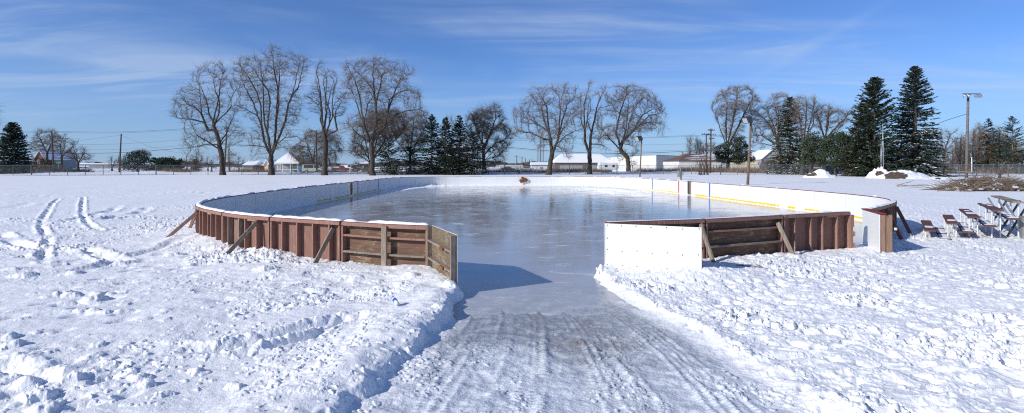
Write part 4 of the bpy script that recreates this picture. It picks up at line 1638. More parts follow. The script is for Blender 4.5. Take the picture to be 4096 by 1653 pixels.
def pine(name, label, frame, base, env, limbs, n=60, seed=1, mat='needle_pine', snow=.1, blob=.9, d=None, tuft=.38, group='dark evergreen trees', rtp=5, per=150, cat='pine'):
    n, per, blob = n * 3, int(per * .8), blob * 1.0
    root, N, R, pa = bare_tree(name, label, frame, base, limbs, env, rtp, n, seed, 'bark', 1, d=d, group=group, kill=.8, tw_len=.4, cat=cat)
    rng = np.random.default_rng(seed + 5)
    off = np.array(root.location)
    nch = np.bincount(pa[1:], minlength=len(N))
    tips = N[np.where(nch == 0)[0]]
    mid = N[rng.choice(len(N), len(tips) // 2)]
    mid = mid[mid[:, 2] > np.percentile(tips[:, 2], 8)]
    cs = np.vstack([tips, mid])
    C = np.repeat(cs, per, 0)
    v = rng.normal(size=C.shape)
    v /= np.linalg.norm(v, axis=1, keepdims=True)
    rad = blob * rng.random((len(C), 1)) ** .5
    P = C + v * rad * np.array([1, 1, .55])
    dv = v * .9 + np.array([0, 0, .35]) + rng.normal(0, .5, v.shape)
    dv /= np.linalg.norm(dv, axis=1, keepdims=True)
    L = tuft * rng.uniform(.6, 1.2, len(P))
    V, Fq = spray_faces(P, dv, L, L * .42, rng, 1)
    link('needles', fast_mesh('needles', V - off, [Fq]), M[mat], root)
    k = (v[:, 2] > .35) & (rng.random(len(P)) < snow * 2) & (vnoise(P[:, 0] * 1.3, P[:, 2] * 1.6, seed) > .45)
    if k.sum():
        fl = dv[k].copy()
        fl[:, 2] *= .25
        V, Fq = spray_faces(P[k] + np.array([0, 0, .08]), fl, L[k] * 1.1, L[k] * .5, rng, .25)
        tag(link('snow_cover', fast_mesh('snow_cover', V - off, [Fq]), M['snow_soft'], root), kind='stuff')
    return root


FA = (650, 150, .548)
bare_tree('bare_elm', 'bare tree leaning out left, first of the four big ones', FA, [(440, 1005), (430, 850), (415, 770), (395, 700), (375, 650), (370, 610)],
          [[(375, 690), (330, 680), (300, 620), (270, 560), (220, 510), (150, 480), (90, 490)], [(370, 610), (350, 570), (335, 470), (310, 380), (280, 310)],
           [(375, 600), (385, 500), (385, 400), (370, 300), (390, 210)], [(400, 640), (420, 560), (440, 480), (420, 380), (420, 300)],
           [(400, 640), (450, 560), (485, 500), (470, 440), (500, 370), (530, 350)], [(425, 810), (350, 760), (305, 720), (295, 640)],
           [(430, 830), (390, 780), (300, 780), (200, 800)], [(430, 790), (480, 730), (540, 700), (600, 700)], [(430, 890), (380, 870), (330, 900)],
           [(300, 620), (230, 600), (170, 600)], [(420, 770), (455, 700), (470, 620), (480, 560)], [(430, 820), (500, 800), (540, 860)], [(270, 560), (250, 450), (230, 360)]],
          [(70, 590), (75, 480), (140, 400), (210, 340), (240, 220), (330, 200), (410, 180), (450, 250), (520, 290), (530, 400), (500, 480), (570, 500), (520, 600), (600, 690), (590, 760), (530, 800), (550, 880), (460, 880), (330, 910), (260, 860), (150, 810), (170, 690), (150, 600)],
          9.5, 1500, 11, twigs=3)
bare_tree('bare_elm', 'tallest bare tree with a broad fan of many upright limbs, by the white house', FA, [(793, 1005), (793, 870)],
          [[(785, 880), (740, 760), (715, 640), (680, 570), (650, 480), (600, 400), (545, 300), (530, 230)], [(715, 640), (715, 500), (690, 400), (640, 300), (570, 200)],
           [(790, 870), (775, 740), (740, 640), (725, 520), (720, 380), (700, 220)], [(765, 700), (775, 600), (800, 480), (800, 400), (760, 330), (740, 280)],
           [(800, 870), (815, 760), (818, 620), (820, 450), (830, 300), (820, 200), (760, 150)], [(818, 620), (850, 500), (860, 380), (850, 240), (850, 90)],
           [(805, 870), (850, 720), (890, 610), (905, 480), (940, 390), (960, 260), (980, 160)], [(900, 500), (930, 440), (990, 360), (1020, 250), (1040, 170)],
           [(830, 780), (880, 730), (950, 720), (990, 760)], [(760, 800), (690, 790), (640, 800)], [(740, 760), (690, 740), (640, 740)], [(680, 580), (600, 520), (570, 500)], [(905, 560), (960, 560), (1000, 590)]],
          [(520, 240), (560, 180), (690, 150), (740, 130), (830, 80), (880, 100), (910, 150), (1000, 140), (1060, 170), (1040, 300), (1000, 400), (1010, 560), (960, 650), (900, 640), (985, 740), (960, 830), (860, 820), (700, 860), (640, 850), (640, 730), (690, 640), (590, 560), (560, 460), (530, 340)],
          10, 2100, 12, twigs=3)
FB = (1200, 200, .5)
bare_tree('bare_elm', 'narrow dark bare tree with cropped upright limbs, third of the big left trees', FB, [(195, 1003), (200, 850), (205, 740)],
          [[(200, 740), (180, 620), (155, 560), (160, 500), (130, 440), (80, 400), (40, 370)], [(180, 640), (175, 450), (165, 300), (145, 180), (165, 130)],
           [(190, 660), (200, 520), (190, 350), (190, 200), (230, 170)], [(210, 700), (235, 600), (245, 500), (215, 400), (200, 250), (235, 180)],
           [(225, 640), (255, 540), (250, 400), (260, 300), (280, 200)], [(215, 700), (300, 640), (290, 570), (300, 490), (350, 420), (380, 390)],
           [(290, 570), (260, 500), (270, 420), (330, 350)], [(160, 500), (150, 350), (130, 250)], [(200, 500), (220, 380), (250, 240)], [(195, 720), (178, 800), (182, 850)]],
          [(60, 500), (30, 360), (100, 380), (115, 240), (140, 130), (180, 120), (250, 170), (290, 200), (290, 270), (270, 350), (330, 340), (400, 390), (360, 520), (300, 560), (210, 560), (140, 520)],
          10, 1100, 13, twigs=3, twig='twig_dark', kill=.85, tw_len=.8)
bare_tree('bare_elm', 'spreading bare tree rising out of the brown thicket, fourth big tree left of the rink', FB, [(580, 1005), (578, 850), (570, 750)],
          [[(565, 760), (520, 650), (490, 590), (430, 440), (380, 330), (330, 240)], [(500, 600), (485, 500), (480, 380), (450, 250), (400, 140)],
           [(505, 590), (520, 420), (550, 360)], [(575, 740), (612, 600), (612, 430), (595, 330), (530, 240), (450, 170)],
           [(615, 430), (640, 310), (650, 200), (740, 140)], [(605, 380), (610, 200), (640, 90)], [(580, 740), (680, 600), (700, 480), (760, 300), (820, 160)],
           [(700, 500), (720, 400), (800, 350), (890, 335), (970, 380)], [(690, 600), (760, 510), (860, 480), (940, 470), (1020, 500)],
           [(560, 740), (470, 670), (420, 600), (350, 610)], [(640, 680), (740, 600), (860, 560)], [(760, 300), (830, 220), (900, 190)]],
          [(320, 220), (370, 110), (460, 110), (530, 100), (640, 60), (740, 110), (830, 110), (920, 170), (900, 230), (850, 280), (1000, 340), (990, 410), (880, 420), (1030, 490), (1000, 540), (860, 570), (700, 650), (560, 690), (440, 680), (330, 650), (380, 540), (420, 470), (360, 400)],
          9.5, 2000, 14, twigs=3)
# brown thicket round the fourth tree
bare_tree('bushy_willow', 'dense brown twiggy willow crown behind the fourth big tree', FB, [(560, 980), (560, 900)],
          [[(560, 900), (500, 780), (440, 740)], [(560, 900), (540, 760), (520, 600)], [(560, 900), (600, 740), (600, 560)], [(560, 900), (680, 740), (740, 520)], [(560, 900), (680, 780), (820, 640)], [(560, 900), (490, 850), (440, 830)]],
          [(415, 760), (430, 680), (500, 560), (560, 515), (660, 500), (740, 480), (830, 520), (840, 640), (760, 720), (700, 760), (620, 850), (520, 885), (430, 840)],
          6, 1700, 15, 'twig_brown', 7, d=110, tw_len=1.1, kill=.8, group='bare trees of the thicket behind the rink', tw_w=.034)
bare_tree('bare_tree', 'grey bare tree between the brown willow and the first dark spruce', FB, [(880, 970), (880, 850)],
          [[(880, 850), (850, 700), (840, 600)], [(880, 850), (900, 700), (920, 560)], [(880, 850), (950, 700), (1000, 600)], [(880, 850), (800, 760), (760, 700)]],
          [(760, 700), (820, 600), (860, 540), (960, 515), (1030, 560), (1020, 700), (960, 820), (800, 830)],
          5, 1300, 16, 'twig', 7, d=122, tw_len=1.2, kill=.9, group='bare trees of the thicket behind the rink', tw_w=.032)
bare_tree('weeping_birch', 'weeping birch with hanging frosty twigs behind the white house', FB, [(110, 970), (110, 880), (120, 760)],
          [[(110, 900), (60, 780), (20, 700), (60, 640)], [(120, 760), (150, 680), (230, 640)], [(110, 880), (20, 820), (-60, 800)], [(120, 820), (230, 740), (300, 720)], [(110, 880), (230, 830), (310, 800)], [(60, 780), (-20, 760), (-60, 790)]],
          [(-70, 850), (-80, 780), (0, 740), (50, 640), (130, 620), (260, 640), (320, 700), (330, 860), (240, 900), (120, 920), (0, 900)],
          4, 1100, 17, 'twig', 4, d=140, tw_len=1.8, up=-.1, droop=.9, group='trees behind the white house', tw_w=.03)
bare_tree('bare_tree', 'small grey bare tree showing between the two slim spruces', (1650, 380, .327), [(480, 930), (480, 600)],
          [[(480, 600), (440, 420), (420, 300)], [(480, 600), (490, 420), (480, 290)], [(480, 600), (520, 460), (530, 330)]],
          [(415, 520), (405, 300), (470, 255), (535, 290), (545, 500)], 3, 500, 18, 'twig', 5, d=128, group='bare trees of the thicket behind the rink')
FD = (1650, 380, .327)
bare_tree('bushy_elm', 'dense dark twiggy tree with a feathery top right of the slim spruces', FD, [(880, 930), (870, 780), (865, 650)],
          [[(865, 650), (850, 500), (880, 300)], [(870, 700), (940, 520), (1020, 300), (1010, 140)], [(880, 740), (1000, 600), (1100, 560), (1200, 470), (1370, 455)],
           [(875, 800), (980, 700), (1080, 820)], [(865, 620), (780, 420), (740, 300)], [(870, 660), (960, 450), (1090, 330)], [(865, 700), (760, 560), (690, 420)], [(870, 850), (930, 780), (1010, 760)]],
          [(640, 500), (655, 300), (720, 230), (850, 190), (930, 140), (1000, 100), (1050, 140), (1110, 280), (1150, 350), (1210, 450), (1190, 600), (1120, 700), (1090, 840), (950, 860), (850, 700), (740, 560)],
          7, 2100, 19, 'twig_dark', 6, d=112, tw_len=1.1, kill=.85, group='bare trees of the thicket behind the rink', tw_w=.034)
for k, (x0, xt, yt) in enumerate(((700, 640, 560), (735, 735, 480), (790, 800, 500), (500, 350, 470), (640, 560, 620))):
    bare_tree('thin_sapling', ['thin leaning sapling in front of the dark spruces', 'straight thin stem right of the slim spruces', 'reddish thin stem at the foot of the dense dark tree', 'bent pale sapling before the first slim spruce', 'short forked sapling under the snowy spruces'][k], FD,
              [(x0, 955), (x0 * .5 + xt * .5, (955 + yt) / 2), (xt, yt)], [[(x0 * .6 + xt * .4, 700), (x0 + 40, 600)], [(x0 * .6 + xt * .4, 760), (x0 - 60, 640)]],
              [(x0 - 90, 800), (xt - 70, yt), (xt + 70, yt), (x0 + 90, 800)], 1.6, 90, 120 + k, 'twig_brown' if k != 2 else 'twig_red', 4, d=107, tw_len=.8, group='saplings in front of the spruces', rt_tip=.015)

FC = (2030, 300, .4039)
bare_tree('bare_elm', 'wide bare tree with drooping left limbs, left of the three behind the far wall', FC, [(405, 990), (425, 880), (440, 790)],
          [[(435, 800), (430, 640), (410, 560), (330, 500), (250, 440), (170, 410), (90, 395)], [(425, 600), (400, 450), (390, 330), (350, 250), (290, 150)],
           [(410, 560), (370, 450), (345, 300), (250, 190)], [(425, 650), (370, 640), (330, 650), (300, 740)], [(370, 640), (290, 600), (220, 565), (100, 560), (30, 600)],
           [(450, 780), (500, 640), (510, 450), (520, 300), (540, 180), (560, 130)], [(500, 600), (560, 400), (600, 280), (680, 220)], [(470, 740), (530, 560), (600, 430), (700, 320), (760, 260)],
           [(500, 700), (580, 600), (680, 550), (770, 525)], [(540, 570), (640, 420), (730, 380)], [(490, 700), (570, 740), (620, 830)], [(515, 400), (500, 230), (430, 150)], [(330, 500), (240, 470), (170, 460)], [(450, 660), (490, 560), (470, 420)]],
          [(20, 420), (60, 340), (150, 300), (220, 160), (290, 120), (430, 130), (520, 110), (600, 90), (680, 160), (740, 250), (760, 330), (730, 480), (790, 540), (650, 620), (640, 840), (560, 800), (440, 700), (290, 760), (250, 640), (10, 600), (10, 540), (220, 530), (60, 460)],
          9, 2000, 21, twigs=3)
bare_tree('bare_elm', 'slim two stemmed bare tree, middle of the three trees behind the far wall', FC, [(815, 985), (812, 790)],
          [[(805, 790), (770, 660), (765, 540), (735, 480), (735, 330), (720, 220)], [(768, 600), (790, 380), (800, 270)], [(765, 540), (760, 300), (790, 180), (820, 80)],
           [(815, 780), (825, 600), (860, 450), (880, 330), (930, 200), (960, 140)], [(870, 380), (920, 320), (990, 310)], [(825, 690), (920, 690), (1000, 740)], [(825, 560), (790, 450), (830, 330), (830, 220)], [(780, 690), (755, 690), (730, 640)]],
          [(700, 200), (780, 80), (830, 70), (870, 140), (960, 100), (990, 150), (960, 260), (1000, 310), (900, 400), (900, 560), (860, 620), (1000, 700), (1000, 760), (850, 740), (740, 650), (720, 520), (700, 400)],
          8.5, 1000, 22, twigs=3)
bare_tree('bare_elm', 'bare tree with a heavy round crown swept right, in front of the white warehouse', FC, [(1205, 975), (1190, 830), (1170, 780)],
          [[(1165, 800), (1100, 720), (1040, 640), (980, 560), (910, 460)], [(1010, 610), (960, 600), (890, 640)], [(1170, 720), (1110, 640), (1090, 580), (1110, 450), (1080, 300), (1000, 220)],
           [(1100, 500), (1130, 350), (1170, 200), (1170, 120)], [(1175, 720), (1180, 560), (1210, 400), (1230, 250), (1220, 120)], [(1185, 660), (1240, 560), (1300, 500), (1400, 470), (1460, 540)],
           [(1185, 600), (1230, 430), (1300, 300), (1380, 210)], [(1240, 550), (1330, 400), (1450, 330), (1550, 400)], [(1300, 500), (1400, 400), (1520, 380)], [(1180, 680), (1280, 720)],
           [(1190, 800), (1240, 870), (1280, 920)], [(1400, 470), (1500, 500), (1540, 560)], [(1180, 800), (1130, 850), (1120, 900)], [(1180, 560), (1150, 500), (1140, 440)]],
          [(880, 440), (930, 380), (1010, 420), (960, 200), (1050, 120), (1200, 90), (1340, 130), (1450, 200), (1540, 320), (1580, 420), (1540, 560), (1480, 660), (1420, 570), (1290, 560), (1240, 680), (1310, 740), (1290, 920), (1180, 850), (1000, 700), (880, 640), (880, 560)],
          8.5, 2200, 23, twigs=4)
FE = (2840, 330, .375)
bare_tree('bare_poplar', 'vase shaped bare poplar with many upright stems above the snowy pine', FE, [(185, 955), (182, 760), (180, 680)],
          [[(175, 690), (120, 500), (100, 370), (60, 290), (60, 240)], [(175, 680), (150, 450), (150, 300), (130, 150)], [(180, 690), (180, 400), (200, 220), (170, 120)],
           [(185, 690), (220, 450), (230, 250), (250, 100)], [(188, 690), (260, 420), (300, 280), (330, 120)], [(190, 700), (290, 480), (350, 330), (430, 180), (400, 90)], [(192, 700), (320, 470), (420, 320), (530, 250)], [(260, 420), (290, 250), (290, 130)]],
          [(40, 230), (80, 130), (200, 60), (390, 50), (470, 90), (510, 200), (560, 230), (490, 300), (400, 420), (350, 580), (250, 640), (120, 600), (60, 350)],
          8, 2500, 24, twigs=6, group='bare trees right of the rink')
bare_tree('bare_poplar', 'broad bare tree with low sweeping left limbs beside the spruce with the snowy top', FE, [(740, 955), (740, 800), (735, 680)],
          [[(735, 680), (640, 620), (560, 560), (470, 570)], [(738, 670), (640, 480), (540, 380), (450, 330)], [(740, 660), (690, 450), (640, 300), (600, 240)],
           [(745, 640), (730, 400), (680, 250), (650, 160)], [(745, 640), (770, 400), (740, 250), (730, 160)], [(748, 640), (800, 400), (800, 250), (780, 160)], [(735, 700), (620, 660), (500, 640), (450, 690)]],
          [(430, 320), (560, 290), (600, 220), (640, 140), (830, 150), (850, 300), (850, 550), (760, 640), (600, 700), (450, 740), (455, 560)],
          8, 2900, 25, twigs=6, group='bare trees right of the rink')
bare_tree('bare_poplar', 'bare tree rising behind the right shoulder of the snowy topped spruce', FE, [(980, 955), (1000, 720)],
          [[(1000, 720), (980, 400), (930, 200)], [(1000, 700), (1060, 400), (1080, 200)], [(1000, 700), (1110, 450), (1140, 300)], [(1000, 650), (1010, 400), (990, 220)]],
          [(870, 300), (890, 170), (960, 165), (1050, 190), (1080, 180), (1150, 230), (1160, 400), (1100, 600), (950, 640)], 6, 2400, 26, twigs=6, group='bare trees right of the rink', d=105)
bare_tree('bare_poplar', 'bare tree with an open fan crown left of the tall spruce pair', FE, [(1220, 955), (1235, 640)],
          [[(1235, 640), (1170, 400), (1130, 330)], [(1238, 620), (1240, 400), (1230, 280)], [(1240, 620), (1300, 430), (1340, 300)], [(1240, 620), (1340, 480), (1450, 350), (1480, 330)], [(1238, 620), (1200, 420), (1190, 280)]],
          [(1110, 350), (1200, 240), (1340, 270), (1380, 340), (1440, 310), (1490, 330), (1520, 400), (1400, 480), (1300, 600), (1180, 600)], 6.5, 2400, 27, twigs=6, group='bare trees right of the rink', d=105)

# trees left of the field, across the road
FL = (0, 450, .2885)
bare_tree('bare_tree', 'round bare tree behind the brick house at the left', FL, [(650, 760), (655, 560)], [[(655, 560), (560, 420), (500, 400)], [(655, 560), (610, 400), (600, 290)], [(655, 560), (690, 400), (700, 280)], [(655, 560), (760, 430), (810, 360)]],
          [(450, 520), (460, 440), (480, 370), (560, 260), (700, 250), (830, 330), (820, 470), (780, 560), (560, 560)], 4, 800, 31, 'twig', 4, d=150, group='bare trees at the left street', tw_w=.04)
bare_tree('bare_tree', 'middle one of the three bare trees at the left street, leaning right', FL, [(860, 790), (850, 620)], [[(850, 620), (830, 450), (860, 340)], [(850, 620), (900, 480), (930, 340)], [(850, 620), (950, 500), (1030, 420)]],
          [(790, 340), (920, 315), (1030, 400), (1020, 500), (960, 620), (840, 640), (780, 500)], 4, 700, 32, 'twig', 4, d=140, group='bare trees at the left street', tw_w=.038)
bare_tree('bare_tree', 'small round bare tree in front of the long low building', FL, [(1082, 800), (1085, 700)], [[(1085, 700), (1000, 600), (940, 580)], [(1085, 700), (1060, 560), (1050, 500)], [(1085, 700), (1130, 580), (1150, 520)], [(1085, 700), (1180, 640), (1240, 690)]],
          [(920, 560), (1000, 490), (1100, 480), (1190, 540), (1240, 620), (1230, 690), (1090, 670), (950, 660)], 4, 600, 33, 'twig_dark', 4, d=130, group='bare trees at the left street', tw_w=.036)
conifer('blue_spruce', 'broad dark conical spruce at the left edge', (52, 492), 697, 62, d=116, seed=41, mat='needle_blue', snow=.004, shape=.62, dens=4.2, round_=.25, ragged=.12, group='dark evergreen trees', droop=.1, tuft=.5)

# ------------------------------------------------------------------ evergreens
conifer('spruce', 'first and broadest of the three slim dark spruces', (1727, 460), 697, 66, d=109, seed=42, mat='needle_dark', snow=.035, shape=.75, dens=2.4, ragged=.3, droop=.15)
conifer('spruce', 'middle one of the three slim dark spruces, its tip lowest', (1782, 470), 697, 56, d=113, seed=43, mat='needle_dark', snow=.02, shape=.8, dens=2.4, droop=.15)
conifer('spruce', 'third of the three slim dark spruces, narrow with a sharp tip', (1837, 464), 697, 58, d=110, seed=44, mat='needle_dark', snow=.03, shape=.75, dens=2.5, droop=.15)
conifer('young_spruce', 'short snowy spruce right of the three slim dark spruces', (1890, 530), 697, 62, d=107, seed=45, mat='needle_dark', snow=.10, shape=.6, dens=2.4, droop=.1)
conifer('young_spruce', 'low broad dark spruce under the brown willow', (1556, 575), 694, 56, d=106, seed=46, mat='needle_dark', snow=.04, shape=.45, dens=3.2, round_=.3, droop=.1)
conifer('young_spruce', 'low dark spruce filling the gap before the three slim spruces', (1640, 590), 696, 50, d=112, seed=47, mat='needle_dark', snow=.05, shape=.45, dens=3.2, round_=.3, droop=.1)
conifer('young_spruce', 'low dark bushy spruce between the middle and third slim spruce', (1806, 600), 697, 52, d=106, seed=48, mat='needle_dark', snow=.05, shape=.4, dens=3.4, round_=.3, droop=.1)
conifer('snowy_spruce', 'brown topped spruce dusted with snow right of the tall light pole', (3161, 391), 698, 84, seed=49, mat='needle_olive', snow=.17, shape=.64, dens=2.8, droop=.28, gap=(.30, .50, .35), trunkw=1.1)
conifer('brown_spruce', 'brown green spruce leaning on the left of the taller spruce pair', (3457, 405), 703, 84, d=92, seed=50, mat='needle_brown', snow=.04, shape=.68, dens=2.4, droop=.2)
conifer('tall_spruce', 'tall dark green spruce with upswept ragged boughs, left of the tallest spruce', (3498, 314), 706, 105, d=90, seed=51, mat='needle_dark', snow=.02, shape=.63, dens=2.4, droop=.02, spiky=.3, gap=(.36, .54, .6), ragged=.28, tuft=.5)
conifer('tall_spruce', 'tallest blue green spruce with bare trunk showing and snow on its lower skirt', (3660, 268), 703, 108, d=92, seed=52, mat='needle_blue', snow=.20, shape=.68, dens=3.0, droop=.22, gap=(.42, .64, .85), skirt=(.41, 1.0), ragged=.17, trunkw=1.9, tuft=.46)
conifer('spruce', 'dark spruce tip over the brown wood, left one at the right edge', (3952, 476), 668, 56, d=125, seed=53, mat='needle_dark', snow=.0, shape=.8, dens=1.6)
conifer('spruce', 'layered spruce over the brown wood at the far right edge', (4049, 466), 668, 74, d=120, seed=54, mat='needle_dark', snow=.01, shape=.8, dens=1.2, droop=.05, spiky=.2)
pine('snowy_pine', 'rounded dark pine dusted with snow behind the tall light pole', FE, [(185, 962), (190, 800)], [(70, 850), (90, 690), (170, 650), (260, 590), (360, 580), (400, 640), (400, 740), (460, 830), (380, 870), (210, 860)],
     [[(190, 800), (150, 740), (110, 700)], [(190, 800), (220, 700), (260, 620)], [(190, 860), (130, 850), (90, 850)], [(190, 840), (280, 780), (360, 660)], [(190, 860), (330, 850), (440, 830)]], 90, 61, 'needle_dark', .16, .75, per=120, rtp=7)
pine('green_pine', 'bushy green pine beside the left snow mound', FE, [(1335, 1000), (1340, 850)], [(1150, 870), (1160, 700), (1200, 640), (1290, 600), (1370, 530), (1450, 560), (1560, 600), (1560, 880), (1400, 890), (1250, 880)],
     [[(1340, 850), (1250, 750), (1180, 720)], [(1340, 850), (1360, 700), (1370, 560)], [(1340, 850), (1450, 720), (1500, 620)], [(1340, 870), (1460, 850), (1540, 850)]], 150, 62, 'needle_pine', .05, .95, per=130, rtp=5)
pine('green_pine', 'darker green pine between the snowy topped spruce and the bushy green pine', FE, [(1090, 940), (1090, 850)], [(1000, 870), (1020, 640), (1090, 550), (1160, 570), (1210, 700), (1180, 880)],
     [[(1090, 850), (1060, 700), (1060, 620)], [(1090, 850), (1120, 700), (1120, 600)], [(1090, 870), (1160, 800)]], 90, 63, 'needle_pine', .07, .8, per=120, rtp=4, d=97)
for k, (x, top, b, lab, mt) in enumerate(((960, 690, 975, 'reddish bare shrub before the snowy topped spruce', 'twig_red'), (1040, 700, 980, 'thin stemmed bare shrub right of the snowy topped spruce', 'twig_red'),
                                     (610, 850, 980, 'crooked low bare shrub left of the snowy topped spruce', 'twig'), (735, 840, 980, 'pale trunked small tree stub by the fence', 'twig'), (1470, 850, 990, 'rounded grey shrub behind the snow mounds', 'twig_dark'), (1590, 890, 990, 'low reddish shrub beside the tall spruce trunk', 'twig_red'))):
    bare_tree('bare_shrub', lab, FE, [(x, b), (x + 4, b - 40)], [[(x, b - 20), (x - 60, (top + b) / 2), (x - 80, top + 20)], [(x, b - 20), (x - 10, (top + b) / 2), (x - 20, top)], [(x, b - 20), (x + 40, (top + b) / 2), (x + 60, top)]],
              [(x - 90, b - 70), (x - 95, top + 30), (x - 20, top - 10), (x + 80, top + 10), (x + 85, b - 70)] if k != 5 else [(x - 30, b - 10), (x - 35, top), (x + 35, top), (x + 35, b - 10)], 2.2, 260 if k != 5 else 120, 70 + k, mt, 5, tw_len=.7, group='bare shrubs along the right fence', kill=.7, rt_tip=.016, step=.45, cat='shrub')
FF = (3700, 440, .269)
bare_tree('windblown_tree', 'bare tree with a flat windswept crown right of the tallest spruce', FF, [(265, 880), (270, 700), (280, 640)], [[(280, 640), (270, 480), (270, 340)], [(280, 640), (320, 500), (360, 370), (450, 310)], [(285, 640), (370, 560), (430, 480)], [(270, 700), (230, 600), (200, 500)]],
          [(180, 340), (300, 290), (460, 295), (460, 350), (420, 450), (440, 520), (340, 610), (260, 640), (190, 500)], 4, 800, 81, 'twig', 4, d=118, group='brown wood at the right edge')
woods = [(150, 560, 900, 120, 'twig_dark', 'dark scrubby tree at the right foot of the tallest spruce'), (400, 560, 860, 90, 'twig_brown', 'brown bushy tree left of the stadium light pole'), (520, 400, 860, 90, 'twig', 'thin grey tree right behind the wooden cross pole'), (570, 500, 860, 80, 'twig_dark', 'dark tree just left of the stadium light pole'),
         (700, 330, 860, 90, 'twig_brown', 'brown tree just right of the stadium light pole'), (790, 240, 860, 60, 'twig', 'tall wispy tree right of the stadium light pole'), (900, 350, 860, 110, 'twig_brown', 'dense brown tree under the left spruce tip at the right edge'), (1010, 500, 860, 90, 'twig_dark', 'dark brown tree between the two spruce tips'),
         (1090, 300, 860, 80, 'twig', 'pale grey crown between the two spruce tips'), (1200, 400, 860, 110, 'twig_dark', 'dark twiggy tree before the layered spruce'), (1320, 480, 860, 110, 'twig_brown', 'reddish brown thicket tree near the right edge'), (1440, 620, 860, 90, 'twig_dark', 'low dark thicket tree at the right edge')]
for k, (x, top, b, w, mt, lab) in enumerate(woods):
    bare_tree('thicket_tree', lab, FF, [(x, b), (x, b - 80)], [[(x, b - 80), (x - w * .6, (top + b) / 2), (x - w * .7, top + 60)], [(x, b - 80), (x, (top + b) / 2), (x, top)], [(x, b - 80), (x + w * .5, (top + b) / 2), (x + w * .6, top + 50)]],
              [(x - w, b - 60), (x - w, top + 80), (x - w * .3, top), (x + w * .3, top), (x + w, top + 70), (x + w, b - 60)], 3, 900, 90 + k, mt, 6, d=122 + (k * 7) % 13, tw_len=1.1, group='brown wood at the right edge', kill=.85, tw_w=.036)
bare_tree('forked_shrub', 'bare forked shrub behind the brush pile at the right fence', FF, [(1110, 1000), (1115, 960)], [[(1110, 970), (1070, 900), (1060, 850)], [(1112, 970), (1110, 900), (1095, 850)], [(1118, 960), (1140, 900), (1140, 850)], [(1118, 960), (1210, 920), (1270, 860)], [(1150, 960), (1180, 880)]],
          [(1040, 870), (1050, 780), (1300, 770), (1290, 870)], 4, 160, 110, 'twig', 2, d=80, tw_len=.6, group='bare shrubs along the right fence', rt_tip=.025, cat='shrub')
# columnar poplars and cropped trunks behind the low gabled shed
F6 = (2400, 500, .2404)
for k, (x, top, w, lab) in enumerate(((1490, 225, 45, 'slim columnar poplar, left of the group above the shed roof'), (1610, 245, 40, 'dense topped off poplar above the shed roof'), (1660, 262, 35, 'second topped off poplar above the shed roof'), (1720, 330, 40, 'lower bare poplar left of the utility poles'), (1890, 320, 40, 'bare poplar right of the utility poles'), (1790, 300, 35, 'bare poplar between the utility poles'))):
    bare_tree('columnar_poplar', lab, F6, [(x, 620), (x, 500)], [[(x, 500), (x - w * .4, 400), (x - w * .5, top + 30)], [(x, 500), (x, 400), (x, top)], [(x, 500), (x + w * .4, 400), (x + w * .4, top + 25)]],
              [(x - w, 540), (x - w, top + 60), (x - w * .3, top), (x + w * .3, top), (x + w, top + 60), (x + w, 540)], 2.5, 420, 130 + k, 'twig_dark' if k in (1, 2) else 'twig_brown', 5, d=240, tw_len=1.6, up=.5, group='poplars above the shed roof', kill=1.2, tw_w=.06, step=.8)
for k, x in enumerate((1655, 1690, 1735, 1790)):
    bare_tree('multi_stem_shrub', ['leftmost stem clump under the utility poles', 'second stem clump under the utility poles', 'third stem clump under the utility poles', 'rightmost stem clump under the utility poles'][k], F6, [(x, 800), (x, 700)], [[(x, 760), (x - 20, 640), (x - 50, 560)], [(x, 760), (x + 15, 640), (x + 40, 560)]],
              [(x - 70, 700), (x - 60, 540), (x + 60, 520), (x + 70, 700)], 3, 200, 140 + k, 'twig_red', 3, d=106, tw_len=.7, group='bare shrubs under the utility poles', kill=.8, cat='shrub')

# scrub and small trees along the left street
F2 = (500, 450, .2885)
pine('scrub_pine', 'dark bushy evergreen beyond the fence at the left', F2, [(180, 800), (180, 740)], [(0, 800), (20, 650), (100, 560), (230, 545), (320, 590), (335, 720), (340, 800)], [[(180, 740), (100, 640)], [(180, 740), (200, 620)], [(180, 740), (280, 640)]], 120, 64, 'needle_blue', .02, 1.0, d=150, per=90, rtp=3)
for k, (x, top, w, lab) in enumerate(((410, 625, 45, 'small pointed dark conifer left of the round dark bush'), (480, 650, 30, 'tiny dark conifer touching the round dark bush'), (770, 645, 22, 'small dark conifer between the grey bushes'), (30 + 950, 650, 40, 'dark conifer tip behind the leaning bare tree'))):
    conifer('small_conifer', lab, (500 + x * .2885, 450 + top * .2885), 684, w * .5, d=190, seed=150 + k, mat='needle_dark', snow=0, shape=.7, dens=1.8, tuft=.8, group='small dark conifers along the left street')
pine('round_evergreen', 'wide rounded dark evergreen bush across the left street', F2, [(590, 800), (590, 740)], [(460, 790), (470, 670), (530, 635), (660, 645), (715, 700), (710, 790)], [[(590, 740), (520, 680)], [(590, 740), (590, 660)], [(590, 740), (660, 690)]], 70, 65, 'needle_dark', 0, 1.2, d=185, per=90, tuft=.6, rtp=3)
